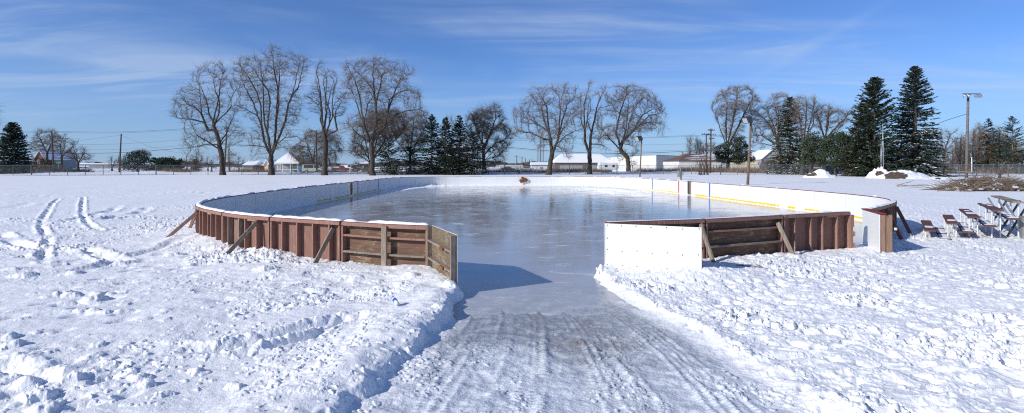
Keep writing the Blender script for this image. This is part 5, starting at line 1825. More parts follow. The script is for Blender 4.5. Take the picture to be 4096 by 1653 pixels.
for k, (x, top, w, b, lab) in enumerate(((860, 610, 60, 780, 'grey bare bush left of the larger grey bush'), (1010, 575, 85, 800, 'large grey twiggy bush left of the first big tree'), (1200, 680, 70, 800, 'low scrub directly behind the first big tree'), (1450, 660, 70, 800, 'brown bush right of the first big tree'), (1580, 640, 70, 800, 'bare bush left of the blue grey shed'),
                                  (-80, 620, 50, 780, 'small bare tree right of the left utility pole'), (-180, 640, 45, 790, 'round bare bush in front of the long low building'), (-10, 660, 40, 780, 'tiny bare tree beside the lone pole'), (1150, 650, 50, 790, 'thin scrub left of the first big tree trunk'))):
    bare_tree('bare_bush', lab, F2, [(x, b), (x, b - 40)], [[(x, b - 40), (x - w * .5, top + 60)], [(x, b - 40), (x, top)], [(x, b - 40), (x + w * .5, top + 50)]],
              [(x - w, b - 20), (x - w, top + 60), (x - w * .3, top), (x + w * .3, top), (x + w, top + 60), (x + w, b - 20)], 2, 420, 160 + k, 'twig_brown' if k in (2, 3) else 'twig', 4, d=155, tw_len=1.0, group='bare bushes along the left street', kill=.9, tw_w=.04, cat='bush')
for k, (x, w, top, lab) in enumerate(((118, 22, 640, 'dark bare bush right of the left edge spruce'), (152, 26, 634, 'dark bare bush in front of the brick gable'), (186, 24, 640, 'dark bare bush in front of the grey annex'), (226, 22, 655, 'low dark bush right of the left utility pole'))):
    bare_tree('bare_bush', lab, (0, 0, 1.0), [(x, 692), (x, 684)], [[(x, 684), (x - w * .6, top + 14)], [(x, 684), (x, top + 4)], [(x, 684), (x + w * .6, top + 12)]], [(x - w, 688), (x - w, top + 16), (x - w * .3, top), (x + w * .3, top + 2), (x + w, top + 18), (x + w, 688)],
              2, 420, 180 + k, 'twig_dark', 5, d=128, tw_len=.9, group='dark bushes before the brick house', kill=.8, tw_w=.045, cat='bush')
bare_tree('red_bush', 'round rust red bush left of the dark shed', (1000, 500, .2404), [(1780, 780), (1780, 740)], [[(1780, 740), (1730, 680)], [(1780, 740), (1790, 650)], [(1780, 740), (1830, 680)]], [(1700, 780), (1710, 680), (1780, 635), (1850, 670), (1860, 780)], 2, 500, 171, 'twig_red', 7, d=125, tw_len=.7, group='bare bushes along the left street', kill=.6, tw_w=.04, cat='bush')

# one more tall tree beyond the left edge of the picture, for the shade it throws on the field
bare_tree('bare_elm', 'big bare tree just outside the left edge, only its right twigs reach in', (-560, 250, .548), [(640, 830), (640, 700)], [[(640, 700), (560, 500), (500, 300)], [(640, 700), (640, 450), (650, 200)], [(640, 700), (750, 500), (850, 300)], [(640, 720), (800, 600), (960, 520), (1040, 140)]],
          [(420, 500), (430, 250), (600, 120), (800, 160), (940, 300), (980, 480), (860, 620), (560, 620)], 11, 1300, 172, twigs=3)


# ------------------------------------------------------------------ far woods on the horizon, weeds on the bank, ground cover
def scatter_blades(name, label, pts, hmin, hmax, w, mat, rng, lean=.25, kind='stuff'):
    n = len(pts)
    D = rng.normal(0, lean, (n, 3))
    D[:, 2] = 1
    D *= rng.uniform(hmin, hmax, (n, 1))
    V, Fq = blades(pts, D, np.full(n, w), rng)
    o = link(name, fast_mesh(name, V, [Fq]), M[mat])
    return tag(o, label, kind=kind)


rng = np.random.default_rng(7)
M['weed'] = simple('dry_weed', (.13, .08, .048), (.24, .17, .11), 2, .9)
M['far_wood'] = simple('far_wood', (.065, .062, .062), (.12, .105, .095), .05, .95)
n_ = 42000
X = rng.uniform(-150, 46, n_)
dens = fbm(X / 6, X * 0 + 3, 3, 201)
Y = 121 + rng.normal(0, 1.6, n_) + 2 * np.sin(X / 23)
k = rng.random(n_) < ss(dens, .32, .6)
X, Y = X[k], Y[k]
scatter_blades('dry_weeds', 'brown dry weeds standing along the snow bank beyond the fence', np.stack([X, Y, ground_fast(X, Y) - .03], 1), .3, 1.15, .05, 'weed', rng)
n_ = 26000
X = rng.uniform(40, 150, n_)
Y = 135 + rng.normal(0, 3, n_) - (X - 40) * .12
scatter_blades('dry_scrub', 'low brown scrub at the foot of the wood on the right', np.stack([X, Y, ground_fast(X, Y) - .05], 1), .5, 1.8, .09, 'weed', rng)
n_ = 90000
a = rng.uniform(-1.0, 1.0, n_)
R_ = rng.uniform(560, 760, n_)
hh = 0.8 + 5.0 * ss(fbm(a * 22, a * 0, 4, 203), .35, .75)
C = np.stack([np.sin(a) * R_, np.cos(a) * R_, rng.random(n_) ** .8 * hh], 1)
D = rng.normal(0, .5, (n_, 3))
D[:, 2] = 1
D *= rng.uniform(.9, 2.2, (n_, 1))
V, Fq = blades(C, D, np.full(n_, 1.6), rng)
tag(link('distant_woods', fast_mesh('distant_woods', V, [Fq]), M['far_wood']), 'thin dark line of woods on the horizon', kind='stuff')


# ------------------------------------------------------------------ chain link fences
def fence_mat():
    m, t, b = mat_new('chain_link')
    co = t.add('ShaderNodeTexCoord').outputs['Object']
    sep = t.add('ShaderNodeSeparateXYZ', {0: co})
    al = t.add('ShaderNodeAttribute', attribute_name='along').outputs['Fac']
    out = None
    for sg in (1, -1):
        v = t.math('ADD', al, t.math('MULTIPLY', sep.outputs[2], sg))
        f = t.math('FRACT', t.math('MULTIPLY', v, 1 / .075))
        l = t.math('LESS_THAN', f, 0.085)
        out = l if out is None else t.math('MAXIMUM', out, l)
    b.inputs['Base Color'].default_value = (.14, .15, .16, 1)
    b.inputs['Roughness'].default_value = .5
    b.inputs['Metallic'].default_value = .4
    t.l.new(out, b.inputs['Alpha'])
    return m


M['chain_link'] = fence_mat()


def fence(pts, label, hgt, spacing, seed, prad=.055, name='chain_link_fence', zoff=None):
    rnd = random.Random(seed)
    S = arclen(pts)
    root = thing(name, label, 'fence', (pts[0][0], pts[0][1], gz(*pts[0])))
    n = int(S[-1] / spacing)
    tops = []
    for i in range(n + 1):
        p, d = at_s(pts, S, i * S[-1] / n)
        g = gz(*p)
        tops.append((p[0], p[1], g + hgt))
        mb = MB()
        rr = prad * (1.7 if i % 7 == 0 else 1)
        mb.tube([(p[0], p[1], g - .2), (p[0], p[1], g + hgt + .03)], rr, 6)
        if i < 100:
            mb.build('fence_post', M['fence_metal'], root)
    mb = MB()
    mb.tube(tops, .032, 6)
    mb.build('top_rail', M['fence_metal'], root)
    # woven wire
    V, Fq, al = [], [], []
    off = root.location
    for i, tp in enumerate(tops):
        V += [(tp[0] - off.x, tp[1] - off.y, tp[2] - hgt - .05 - off.z), (tp[0] - off.x, tp[1] - off.y, tp[2] - off.z)]
        al += [i * S[-1] / n] * 2
        if i:
            Fq.append((2 * i - 2, 2 * i, 2 * i + 1, 2 * i - 1))
    me = bpy.data.meshes.new('woven_wire')
    me.from_pydata(V, [], Fq)
    at = me.attributes.new('along', 'FLOAT', 'POINT')
    at.data.foreach_set('value', al)
    link('woven_wire', me, M['chain_link'], root)
    return root


fence([(-135, 101), (-100, 104), (-55, 108), (12, 109), (36, 112), (50, 134)], 'long chain link fence running behind the big bare trees', 1.85, 3.15, 1)
fence([(40.5, 108), (60, 98), (71, 90), (77, 80), (84, 68)], 'chain link fence behind the snow mounds on the right', 1.95, 2.95, 2, prad=.05)
fence([(56, 124), (90, 112), (120, 100)], 'farther chain link fence at the edge of the wood on the right', 1.5, 3.2, 3, name='chain_link_fence')


# ------------------------------------------------------------------ poles, lights and lines
def pole(name, label, base_px, top_px, rad, d=None, mat='pole_wood', group=None, cat='pole', arms=(), tdepth=0):
    g = PG(*base_px) if d is None else PD(*base_px, d)
    gzz = gz(g.x, g.y)
    t = PD(*top_px, g.y + tdepth)
    root = thing(name, label, cat, (g.x, g.y, gzz), group)
    mb = MB()
    mb.tube([(g.x, g.y, gzz - .5), ((g.x + t.x) / 2, (g.y + t.y) / 2, (gzz + t.z) / 2), tuple(t)], [rad, rad * .88, rad * .72], 10)
    mb.build('shaft', M[mat], root, smooth=True)
    for dz, half, cx in arms:
        mb = MB()
        mb.box((t.x + cx - half, t.y - .2, t.z - dz - .07), (t.x + cx + half, t.y - .06, t.z - dz + .07))
        arm = mb.build('crossarm', M[mat], root)
        for s in (-1, -.45, .45, 1):
            mb = MB()
            mb.lathe((t.x + cx + s * (half - .1), t.y - .13, t.z - dz + .07), [(0, 0), (.05, 0), (.08, .08), (.05, .12), (.07, .18), (0, .24)], 8)
            mb.build('insulator', M['dark_metal'], arm)
    return root, t


GP = 'wooden utility poles along the street'
pole('utility_pole', 'utility pole at the far left in front of the bare trees', (216, 697), (206, 524), .17, 117, group=GP, arms=())
pole('utility_pole', 'lone slim utility pole between the left bare trees and the first big tree', (477, 690), (485, 536), .17, 119, group=GP)
pole('utility_pole', 'utility pole with a small crossarm close to the trunk of the first big tree', (897, 694), (908, 508), .17, 119, group=GP, arms=((.35, .5, 0),))
pole('short_pole', 'short thin pole between the first big tree and the shed', (917, 680), (915, 595), .2, 160, group=GP)
pole('utility_pole', 'dark utility pole between the white house and the third big tree', (1268, 695), (1264, 521), .17, 119, group=GP)
pole('utility_pole', 'left pole of the utility pair with one wide crossarm', (2827, 690), (2825, 536), .17, 119, group=GP, arms=((.1, 1.0, 0),))
pole('utility_pole', 'right pole of the utility pair, taller with three crossarms', (2841, 690), (2844, 515), .19, 117, group=GP, arms=((.35, .72, 0), (1.35, 1.0, .05), (2.15, .6, .1)))
for k, (x, y) in enumerate(((2067, 622), (2088, 628), (2102, 634), (2118, 638), (2128, 636), (2010, 640), (2125, 650))):
    pole('distant_pole', ['tallest distant utility pole, left of the far white shed', 'second distant utility pole with a crossarm', 'third distant utility pole in the row', 'fourth distant utility pole in the row', 'fifth distant utility pole in the row', 'faint distant pole on the skyline right of the thicket', 'shortest distant pole in the row'][k], (x, 672), (x, y), .28, 330 + 25 * k, group='distant utility poles', arms=((.6, 1.6, 0),) if k < 2 else ())
pole('cross_pole', 'weathered T shaped pole in front of the brown wood at the right', (3840, 668), (3842, 552), .16, 125, group=GP, arms=((.1, 1.0, -.4),))
for k, (x0, y0, x1, y1, lab) in enumerate(((3534, 690, 3531, 492, 'grey metal pole standing before the tall spruce'), (3524, 690, 3525, 566, 'thinner metal pole beside the taller metal one'), (3783, 668, 3781, 590, 'thin dark post beside the windblown tree'), (3887, 668, 3887, 630, 'white marker post behind the right fence'))):
    pole('metal_pole', lab, (x0, y0), (x1, y1), .085 if k < 2 else .12, 86 if k < 2 else 120, 'galv' if k < 2 else ('pole_wood' if k == 2 else 'white_metal'))


def wires(label, pts, d, rad, seed=0):
    w = [PD(x, y, d) for x, y in pts]
    P = catmull([tuple(v) for v in w], 5)
    mb = MB()
    mb.tube(P, rad, 4, False)
    tag(mb.build('power_line', M['wire'], None), label, 'cable')


wires('upper power line of the top pair', [(-60, 531), (206, 527), (485, 528), (745, 515), (906, 506), (1085, 514), (1264, 523), (1600, 545), (2050, 553), (2330, 553), (2600, 549), (2825, 541), (3000, 552)], 119, .022)
wires('lower power line of the top pair', [(-60, 534), (206, 531), (485, 532), (745, 519), (906, 510), (1085, 519), (1264, 528), (1600, 550), (2050, 557), (2330, 556), (2600, 552), (2825, 545), (3000, 556)], 119.4, .018)
wires('middle thin power line above the thick cable', [(-60, 582), (206, 580), (485, 576), (760, 558), (906, 552), (1085, 560), (1264, 566), (1500, 567), (2050, 562), (2330, 577), (2580, 580), (2830, 575), (3000, 580)], 118.6, .016)
wires('thin telephone line just above the thick cable', [(-60, 600), (206, 599), (485, 598), (745, 583), (906, 577), (1264, 592), (1700, 598)], 119.2, .012)
wires('thick sagging telephone cable', [(-60, 619), (206, 615), (485, 611), (745, 592), (897, 580), (1080, 588), (1266, 600), (1600, 604), (1960, 588), (2200, 604), (2400, 613), (2600, 612), (2827, 603), (3000, 612)], 118.8, .042)
wires('thin wire under the thick telephone cable', [(1266, 602), (1600, 608), (1960, 592), (2200, 609), (2400, 618), (2600, 606), (2827, 598)], 119.6, .014)
wires('slack guy wire falling left from the lone pole', [(485, 541), (400, 552), (300, 566)], 119, .014)
wires('slack guy wire falling right from the lone pole', [(485, 541), (560, 572), (640, 598), (740, 616)], 119, .014)
wires('dark cable from the tallest spruce to the stadium light pole', [(3700, 520), (3780, 484), (3868, 456)], 78, .03)

# rink floodlight on a short pole behind the right wall
M['lamp_glass'] = simple('lamp_glass', (.34, .37, .39), rough=.12)


def flood(name, label, base_px, top_px, d, size, mat='lamp_pole', yaw=.9, rad=.11):
    root, t = pole(name, label, base_px, top_px, rad, d, mat, 'floodlights beside the rink', 'lamp post')
    box = [(-.5, -.32, -.42), (.5, -.32, -.42), (.5, .32, -.30), (-.5, .32, -.30), (-.5, -.42, .42), (.5, -.42, .42), (.5, .32, .36), (-.5, .32, .36)]
    fs = [(0, 3, 2, 1), (4, 5, 6, 7), (0, 1, 5, 4), (1, 2, 6, 5), (2, 3, 7, 6), (3, 0, 4, 7)]
    R = Matrix.Rotation(-yaw, 4, 'Z') @ Matrix.Rotation(.35, 4, 'X')
    c = t + Vector((-.55 * size, -.3 * size, -.05))
    T = Matrix.Translation(c) @ R @ Matrix.Scale(size, 4)
    mb = MB()
    mb.add([tuple(T @ Vector(v)) for v in box], fs)
    hd = mb.build('lamp_head', M['dark_metal'], root, bevel=.02)
    mb = MB()
    mb.add([tuple(T @ Vector(v)) for v in ((-.42, -.375, -.32), (.42, -.375, -.32), (.42, -.445, .32), (-.42, -.445, .32))], [(0, 1, 2, 3)])
    mb.build('lens', M['lamp_glass'], hd)
    mb = MB()
    mb.bar(tuple(t + Vector((.05, 0, -.2))), tuple(c), .08, .08)
    mb.box((t.x - .14, t.y - .14, t.z - .32), (t.x + .14, t.y + .14, t.z + .05))
    mb.build('bracket', M['dark_metal'], root, bevel=.01)
    return root, t


flood('floodlight_pole', 'small floodlight on a tan wooden pole behind the far right of the rink', (2559, 712), (2567, 553), 88, .95, yaw=1.2, rad=.11)
flood('floodlight_pole', 'tall tan wooden floodlight pole standing right behind the rink wall', (2990, 742), (3004, 478), 58, .82, yaw=1.3, rad=.14)
# meter post
root, t = pole('meter_post', 'short grey post with meter boxes behind the right rink wall', (2724, 722), (2722, 671), .13, 75, 'grey_wood', None, 'post')
mb = MB()
mb.box((t.x - .42, t.y - .15, t.z - 1.25), (t.x - .13, t.y + .1, t.z - .40))
mb.box((t.x + .13, t.y - .15, t.z - 1.05), (t.x + .36, t.y + .1, t.z - .55))
mb.build('meter_box', M['galv'], root, bevel=.02)

# stadium light pole
root, t = pole('stadium_light_pole', 'tall weathered pole with four floodlights on a crossbar at the right', (3865, 716), (3873, 376), .20, 80, 'pole_grey', None, 'lamp post')
mb = MB()
mb.box((t.x - 1.05, t.y - .35, t.z + .02 - .12), (t.x + 1.45, t.y - .22, t.z + .02))
mb.build('crossbar', M['dark_metal'], root)
for dx in (-.95, -.35, .78, 1.32):
    mb = MB()
    R = Matrix.Translation((t.x + dx, t.y - .5, t.z - .32)) @ Matrix.Rotation(-.7 if dx < 0 else .6, 4, 'Y') @ Matrix.Rotation(-.35, 4, 'X')
    mb.lathe((0, 0, 0), [(0.26, -.14), (.28, -.12), (.20, .05), (.09, .16), (.07, .32), (0, .34)], 12)
    mb.v = [tuple(R @ Vector(v)) for v in mb.v]
    hd = mb.build('lamp_head', M['galv'], root, smooth=True)
    mb = MB()
    mb.lathe((0, 0, 0), [(0, -.12), (.25, -.125)], 12)
    mb.v = [tuple(R @ Vector(v)) for v in mb.v]
    mb.build('lens', M['lamp_glass'], hd)


# lattice radio masts behind the left trunk
def mast(x, y0, y1, d, w, label):
    g = PD(x, y0, d)
    g.z = gz(g.x, g.y)
    t = PD(x, y1, d)
    r = thing('lattice_mast', label, 'radio mast', g, 'lattice masts beyond the street')
    mb = MB()
    n = 14
    c = [(-w, -w), (w, -w), (w, w), (-w, w)]
    for i in range(4):
        mb.bar((g.x + c[i][0], g.y + c[i][1], g.z), (t.x + c[i][0] * .7, t.y + c[i][1] * .7, t.z), .13, .13)
    for k in range(n):
        f0, f1 = k / n, (k + 1) / n
        for i in range(4):
            a, b = c[i], c[(i + 1) % 4]
            s0, s1 = 1 - .3 * f0, 1 - .3 * f1
            mb.bar((g.x + a[0] * s0, g.y + a[1] * s0, g.z + (t.z - g.z) * f0), (g.x + b[0] * s1, g.y + b[1] * s1, g.z + (t.z - g.z) * f1), .07, .07)
    mb.build('lattice', M['fence_metal'], r)


mast(2156, 668, 575, 260, .7, 'left lattice mast showing between the drooping limbs behind the far wall')
mast(2168, 668, 568, 270, .8, 'right lattice mast showing between the drooping limbs behind the far wall')
mast(1335, 668, 625, 320, 1.0, 'small white lattice mast right of the third big tree')


# ------------------------------------------------------------------ buildings
def colmat(name, c, c2=None, rough=.8, scale=.8):
    M[name] = simple(name, c, c2 or tuple(v * .85 for v in c), scale, rough)
    return name


colmat('wall_bluegrey', (.25, .27, .29))
colmat('wall_white', (.60, .60, .57), (.54, .54, .51))
colmat('wall_cream', (.62, .56, .42))
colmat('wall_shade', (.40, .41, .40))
colmat('wall_brown', (.16, .12, .10))
colmat('wall_grey', (.30, .31, .32))
colmat('roof_brown', (.14, .08, .06))
colmat('dark_open', (.03, .032, .036))
colmat('glass_dark', (.05, .06, .075), rough=.1)
colmat('brick', (.15, .075, .055), (.12, .06, .045))
colmat('door_grey', (.22, .24, .27))
colmat('paint_red', (.32, .04, .04), rough=.4)
colmat('paint_blue', (.10, .30, .50), rough=.4)
colmat('paint_cream', (.58, .55, .38), rough=.4)
colmat('paint_dark', (.05, .055, .06), rough=.35)
colmat('paint_white', (.70, .71, .72), rough=.35)
colmat('tyre', (.02, .02, .022), rough=.85)
colmat('green_sign', (.02, .22, .12), rough=.4)


def block(name, label, x0, x1, ytop, yb, d, depth, wall, roofkind='flat', roofh=0, rmat='snow_soft', group='buildings beyond the street', cat='building', openings=(), front_gable=False, eave=.35, tilt=0.0, slope_dir=None):
    """building whose front faces the field between photo columns x0..x1, eaves at row ytop; openings in px: (xa,xb,ya,yb,name,mat)"""
    a, b = PD(x0, yb, d), PD(x1, yb, d)
    zt = PD(x0, ytop, d).z
    zb = gz((a.x + b.x) / 2, d) - .6
    root = thing(name, label, cat, ((a.x + b.x) / 2, d, zb + .6), group)
    mb = MB()
    mb.box((a.x, d, zb), (b.x, d + depth, zt))
    walls = mb.build('wall', M[wall], root)
    if roofkind == 'flat':
        mb = MB()
        mb.box((a.x - .15, d - .15, zt + .003), (b.x + .15, d + depth + .15, zt + .30))
        mb.build('roof', M[rmat], root)
    elif roofkind == 'ridge_x':                # ridge parallel to the front
        e = eave
        mb = MB()
        mb.add([(a.x - e, d - e, zt), (b.x + e, d - e, zt), (b.x + e, d + depth + e, zt), (a.x - e, d + depth + e, zt), (a.x - e + (roofh if tilt else 0), d + depth / 2, zt + roofh), (b.x + e - (roofh if tilt else 0), d + depth / 2, zt + roofh)],
               [(0, 1, 5, 4), (2, 3, 4, 5), (0, 4, 3), (1, 2, 5), (3, 2, 1, 0)])
        mb.build('roof', M[rmat], root)
        mb = MB()
        mb.box((a.x - e, d - e - .02, zt - .22), (b.x + e, d - e + .06, zt - .004))
        mb.build('fascia', M['roof_brown'], root)
    elif roofkind == 'gable_front':
        e = eave
        m_ = (a.x + b.x) / 2
        mb = MB()
        mb.add([(a.x, d, zt + .002), (b.x, d, zt + .002), (m_, d, zt + roofh), (a.x, d + depth, zt + .002), (b.x, d + depth, zt + .002), (m_, d + depth, zt + roofh)], [(0, 1, 2), (3, 5, 4), (0, 3, 4, 1)])
        mb.build('gable', M[wall], root)
        t_ = .16
        mb = MB()
        for s, xe in ((-1, a.x), (1, b.x)):
            xo = xe + s * e
            zo_ = zt - roofh * e / abs(m_ - xe)
            mb.add([(xo, d - e, zo_ + .01), (m_, d - e, zt + roofh + .01), (m_, d + depth + e, zt + roofh + .01), (xo, d + depth + e, zo_ + .01),
                    (xo, d - e, zo_ + t_), (m_, d - e, zt + roofh + t_), (m_, d + depth + e, zt + roofh + t_), (xo, d + depth + e, zo_ + t_)],
                   [(0, 3, 2, 1), (4, 5, 6, 7), (0, 1, 5, 4), (1, 2, 6, 5), (2, 3, 7, 6), (3, 0, 4, 7)])
        mb.build('roof', M[rmat], root)
    elif roofkind == 'pyramid':
        e = eave
        mb = MB()
        cx_, cy_ = (a.x + b.x) / 2, d + depth / 2
        mb.add([(a.x - e, d - e, zt), (b.x + e, d - e, zt), (b.x + e, d + depth + e, zt), (a.x - e, d + depth + e, zt), (cx_ - .4, cy_, zt + roofh), (cx_ + .4, cy_, zt + roofh)],
               [(0, 1, 5, 4), (1, 2, 5), (2, 3, 4, 5), (3, 0, 4), (3, 2, 1, 0)])
        mb.build('roof', M[rmat], root)
    for o in openings:
        xa, xb, ya, yb_, nm, mt = o[:6]
        p, q = PD(xa, ya, d), PD(xb, yb_, d)
        mb = MB()
        mb.box((p.x, d - .05, q.z), (q.x, d + .1, p.z))
        w_ = mb.build(nm, M[mt], root)
        if nm == 'window':
            mb = MB()
            f_ = .08
            mb.box((p.x - f_, d - .09, q.z - f_), (p.x - .002, d - .052, p.z + f_))
            mb.box((q.x + .002, d - .09, q.z - f_), (q.x + f_, d - .052, p.z + f_))
            mb.box((p.x, d - .09, p.z + .002), (q.x, d - .052, p.z + f_))
            mb.box((p.x, d - .09, q.z - f_), (q.x, d - .052, q.z - .002))
            mb.build('frame', M['white_metal'], w_)
    return root, a, b, zt


# white roofed porch house
root, a, b, zt = block('porch_house', 'blue grey house with a snow covered pyramid roof and an open front porch', 1103, 1192, 652, 680, 141.5, 8, 'wall_bluegrey', None,
                       openings=((1172, 1187, 654, 674, 'window', 'glass_dark'), (1148, 1156, 656, 679, 'door', 'door_grey'), (1112, 1124, 658, 674, 'window', 'wall_grey')))
ax, ay = PD(1098, 652, 140), PD(1210, 647, 140)
mb = MB()
e1, e2 = PD(1096, 651, 138.2), PD(1197, 651, 138.2)
e3 = PD(1213, 646, 143.5)
pk0, pk1 = PD(1153, 609, 143), PD(1158, 608, 145)
mb.add([tuple(e1), tuple(e2), (e3.x, 148.5, e2.z), (e1.x, 150, e1.z), tuple(pk0), tuple(pk1)], [(0, 1, 4), (1, 2, 5, 4), (2, 3, 5), (3, 0, 4, 5), (3, 2, 1, 0)])
mb.build('roof', M['snow_soft'], root)
mb = MB()
mb.box((e1.x, 138.1, e1.z - .28), (e2.x, 138.2, e1.z - .01))
mb.build('fascia', M['wall_white'], root)
for x in (1101, 1111, 1131, 1162, 1192):
    p = PD(x, 652, 138.5)
    mb = MB()
    mb.box((p.x - .07, 138.4, gz(p.x, 138) - .3), (p.x + .07, 138.55, e1.z - .28))
    mb.build('porch_post', M['white_metal'], root)
p, q = PD(1101, 674, 138.5), PD(1192, 677, 138.5)
mb = MB()
mb.box((p.x, 138.42, q.z - .12), (q.x, 138.5, q.z + .02))
mb.box((p.x, 138.42, q.z + .5), (q.x, 138.5, q.z + .58))
mb.build('porch_rail', M['white_metal'], root)
p, q = PD(1197, 650, 141), PD(1217, 680, 141)
mb = MB()
mb.box((p.x, 140, gz(p.x, 140) - .5), (q.x, 148, p.z))
mb.build('side_wing', M['wall_bluegrey'], root)

block('low_shed', 'low blue grey shed with a snowy roof left of the big fan shaped tree', 972, 1010, 662, 683, 150, 8, 'wall_bluegrey', 'ridge_x', 1.3, openings=((1012, 1018, 665, 680, 'door', 'dark_open'),))
block('carport', 'long snow roofed open carport beside the porch house', 1010, 1058, 662, 683, 152, 9, 'wall_brown', 'ridge_x', 1.0, openings=((1034, 1056, 668, 679, 'opening', 'paint_red'),))
block('pale_shed', 'narrow cream shed wall right behind the trunk of the tallest bare tree', 1058, 1076, 655, 680, 148, 6, 'wall_cream', 'gable_front', 1.0)
block('dark_shed', 'small dark shed with a snow edged roof right of the red bush', 1446, 1476, 656, 686, 117, 4, 'wall_brown', 'ridge_x', .7, openings=((1451, 1454, 665, 673, 'window', 'paint_white'),), rmat='snow_soft')
block('long_building', 'very long low blue grey building with a snowy roof at the left', 272, 640, 656, 672, 300, 22, 'wall_bluegrey', 'flat', openings=((300, 355, 663, 668, 'fascia_sign', 'paint_white'), (380, 400, 664, 672, 'door', 'door_grey'), (440, 470, 664, 672, 'door', 'door_grey')))
block('brick_house', 'red brick gabled house with a snowy roof behind the left spruce', 140, 178, 632, 670, 165, 9, 'brick', 'gable_front', 2.2, openings=((152, 159, 645, 655, 'window', 'glass_dark'),))
block('white_annex', 'white walled annex beside the brick house', 180, 214, 630, 672, 168, 9, 'wall_grey', 'ridge_x', 1.2, openings=((190, 200, 640, 652, 'window', 'glass_dark'),))
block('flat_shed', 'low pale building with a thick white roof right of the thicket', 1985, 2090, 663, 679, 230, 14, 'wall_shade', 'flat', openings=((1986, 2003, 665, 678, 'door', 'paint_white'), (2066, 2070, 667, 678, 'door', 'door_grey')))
block('gabled_hall', 'long low hall with a wide snowy roof behind the left and middle far trees', 2218, 2448, 651, 680, 190, 16, 'wall_brown', 'ridge_x', 3.2, openings=((2240, 2330, 661, 678, 'opening', 'wall_grey'), (2350, 2400, 661, 678, 'opening', 'wall_grey')), tilt=1)
block('small_white_shed', 'small white shed left of the leaning tree trunk behind the far wall', 2126, 2200, 660, 678, 240, 10, 'wall_white', 'ridge_x', 1.2, openings=((2160, 2172, 668, 678, 'door', 'door_grey'),))
# big white warehouse seen on its corner
root, a, b, zt = block('warehouse', 'big white flat roofed warehouse, bright on its left face and grey on its right', 2461, 2625, 629, 681, 180, 26, 'wall_white', None)
c0, c1 = PD(2625, 621, 172), PD(2770, 625, 196)
mb = MB()
g0 = gz(c0.x, 172) - .5
tl, tr = PD(2461, 629, 184), PD(2625, 622, 172)
mb.add([(tl.x, 184, g0), (tr.x, 172, g0), (tr.x, 172, tr.z), (tl.x, 184, tl.z), (tl.x, 208, g0), (c1.x, 208, g0), (c1.x, 196, g0), (c1.x, 196, tr.z), (c1.x, 208, tr.z), (tl.x, 208, tl.z)],
       [(0, 1, 2, 3), (1, 6, 7, 2), (6, 5, 8, 7), (5, 4, 9, 8), (4, 0, 3, 9), (3, 2, 7, 8, 9), (0, 4, 5, 6, 1)])
for o in list(root.children):
    bpy.data.objects.remove(o, do_unlink=True)
mb.build('wall', M['wall_white'], root)
dr = Vector((c1.x - tr.x, 24, 0)).normalized()
nr_ = Vector((dr.y, -dr.x, 0)) * .05
for u0, u1, z0_, z1_, nm, mt in ((.20, .43, g0 + .5, g0 + 3.3, 'roller_door', 'door_grey'), (.0, 1.0, tr.z - .02, tr.z + .12, 'roof_edge', 'wall_brown'), (.44, .455, g0 + .5, g0 + 3.2, 'door_jamb', 'wall_white')):
    L_ = (Vector((c1.x, 196, 0)) - Vector((tr.x, 172, 0)))
    p, q = Vector((tr.x, 172, 0)) + L_ * u0, Vector((tr.x, 172, 0)) + L_ * u1
    mb = MB()
    mb.add([tuple(v) for v in (p + nr_ + Vector((0, 0, z0_)), q + nr_ + Vector((0, 0, z0_)), q + nr_ + Vector((0, 0, z1_)), p + nr_ + Vector((0, 0, z1_)),
                               p - nr_ + Vector((0, 0, z0_)), q - nr_ + Vector((0, 0, z0_)), q - nr_ + Vector((0, 0, z1_)), p - nr_ + Vector((0, 0, z1_)))],
           [(0, 1, 2, 3), (7, 6, 5, 4), (0, 4, 5, 1), (1, 5, 6, 2), (2, 6, 7, 3), (3, 7, 4, 0)])
    mb.build(nm, M[mt], root)
p = PD(2727, 621, 186)
mb = MB()
mb.lathe((p.x, p.y, tr.z), [(.4, 0), (.4, .6), (.7, .7), (.7, 1.1), (0, 1.4)], 10)
mb.build('roof_vent', M['galv'], root)
# brown roofed shed seen on its corner
g = PD(2716, 644, 150)
root = thing('brown_roof_shed', 'low white shed with a brown roof half covered in snow below the utility pair', 'building', (g.x, 150, gz(g.x, 150)), 'buildings beyond the street')
x0, x1 = PD(2716, 644, 150).x, PD(2842, 640, 158).x
x2 = PD(2885, 640, 164).x
zt = PD(2716, 644, 150).z
zr = PD(2842, 622, 160).z
g0 = gz(g.x, 150) - .5
mb = MB()
mb.box((x0, 150, g0), (x1, 166, zt))
mb.build('wall', M['wall_white'], root)
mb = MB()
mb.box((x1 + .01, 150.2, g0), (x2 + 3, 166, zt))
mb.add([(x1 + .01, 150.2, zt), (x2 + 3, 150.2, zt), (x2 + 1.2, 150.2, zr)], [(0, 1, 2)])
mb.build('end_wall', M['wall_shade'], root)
mb = MB()
mb.add([(x0 - .4, 149.6, zt), (x1 + .4, 149.6, zt), (x2 + .6, 158, zr + .4), (x0 + 4.2, 158, zr + .4), (x0 - .4, 166.4, zt), (x2 + 3, 166.4, zt)], [(0, 1, 2, 3), (3, 2, 5, 4), (0, 3, 4), (1, 5, 2)])
rf = mb.build('roof', M['roof_brown'], root)
mb = MB()
rn2 = random.Random(3)
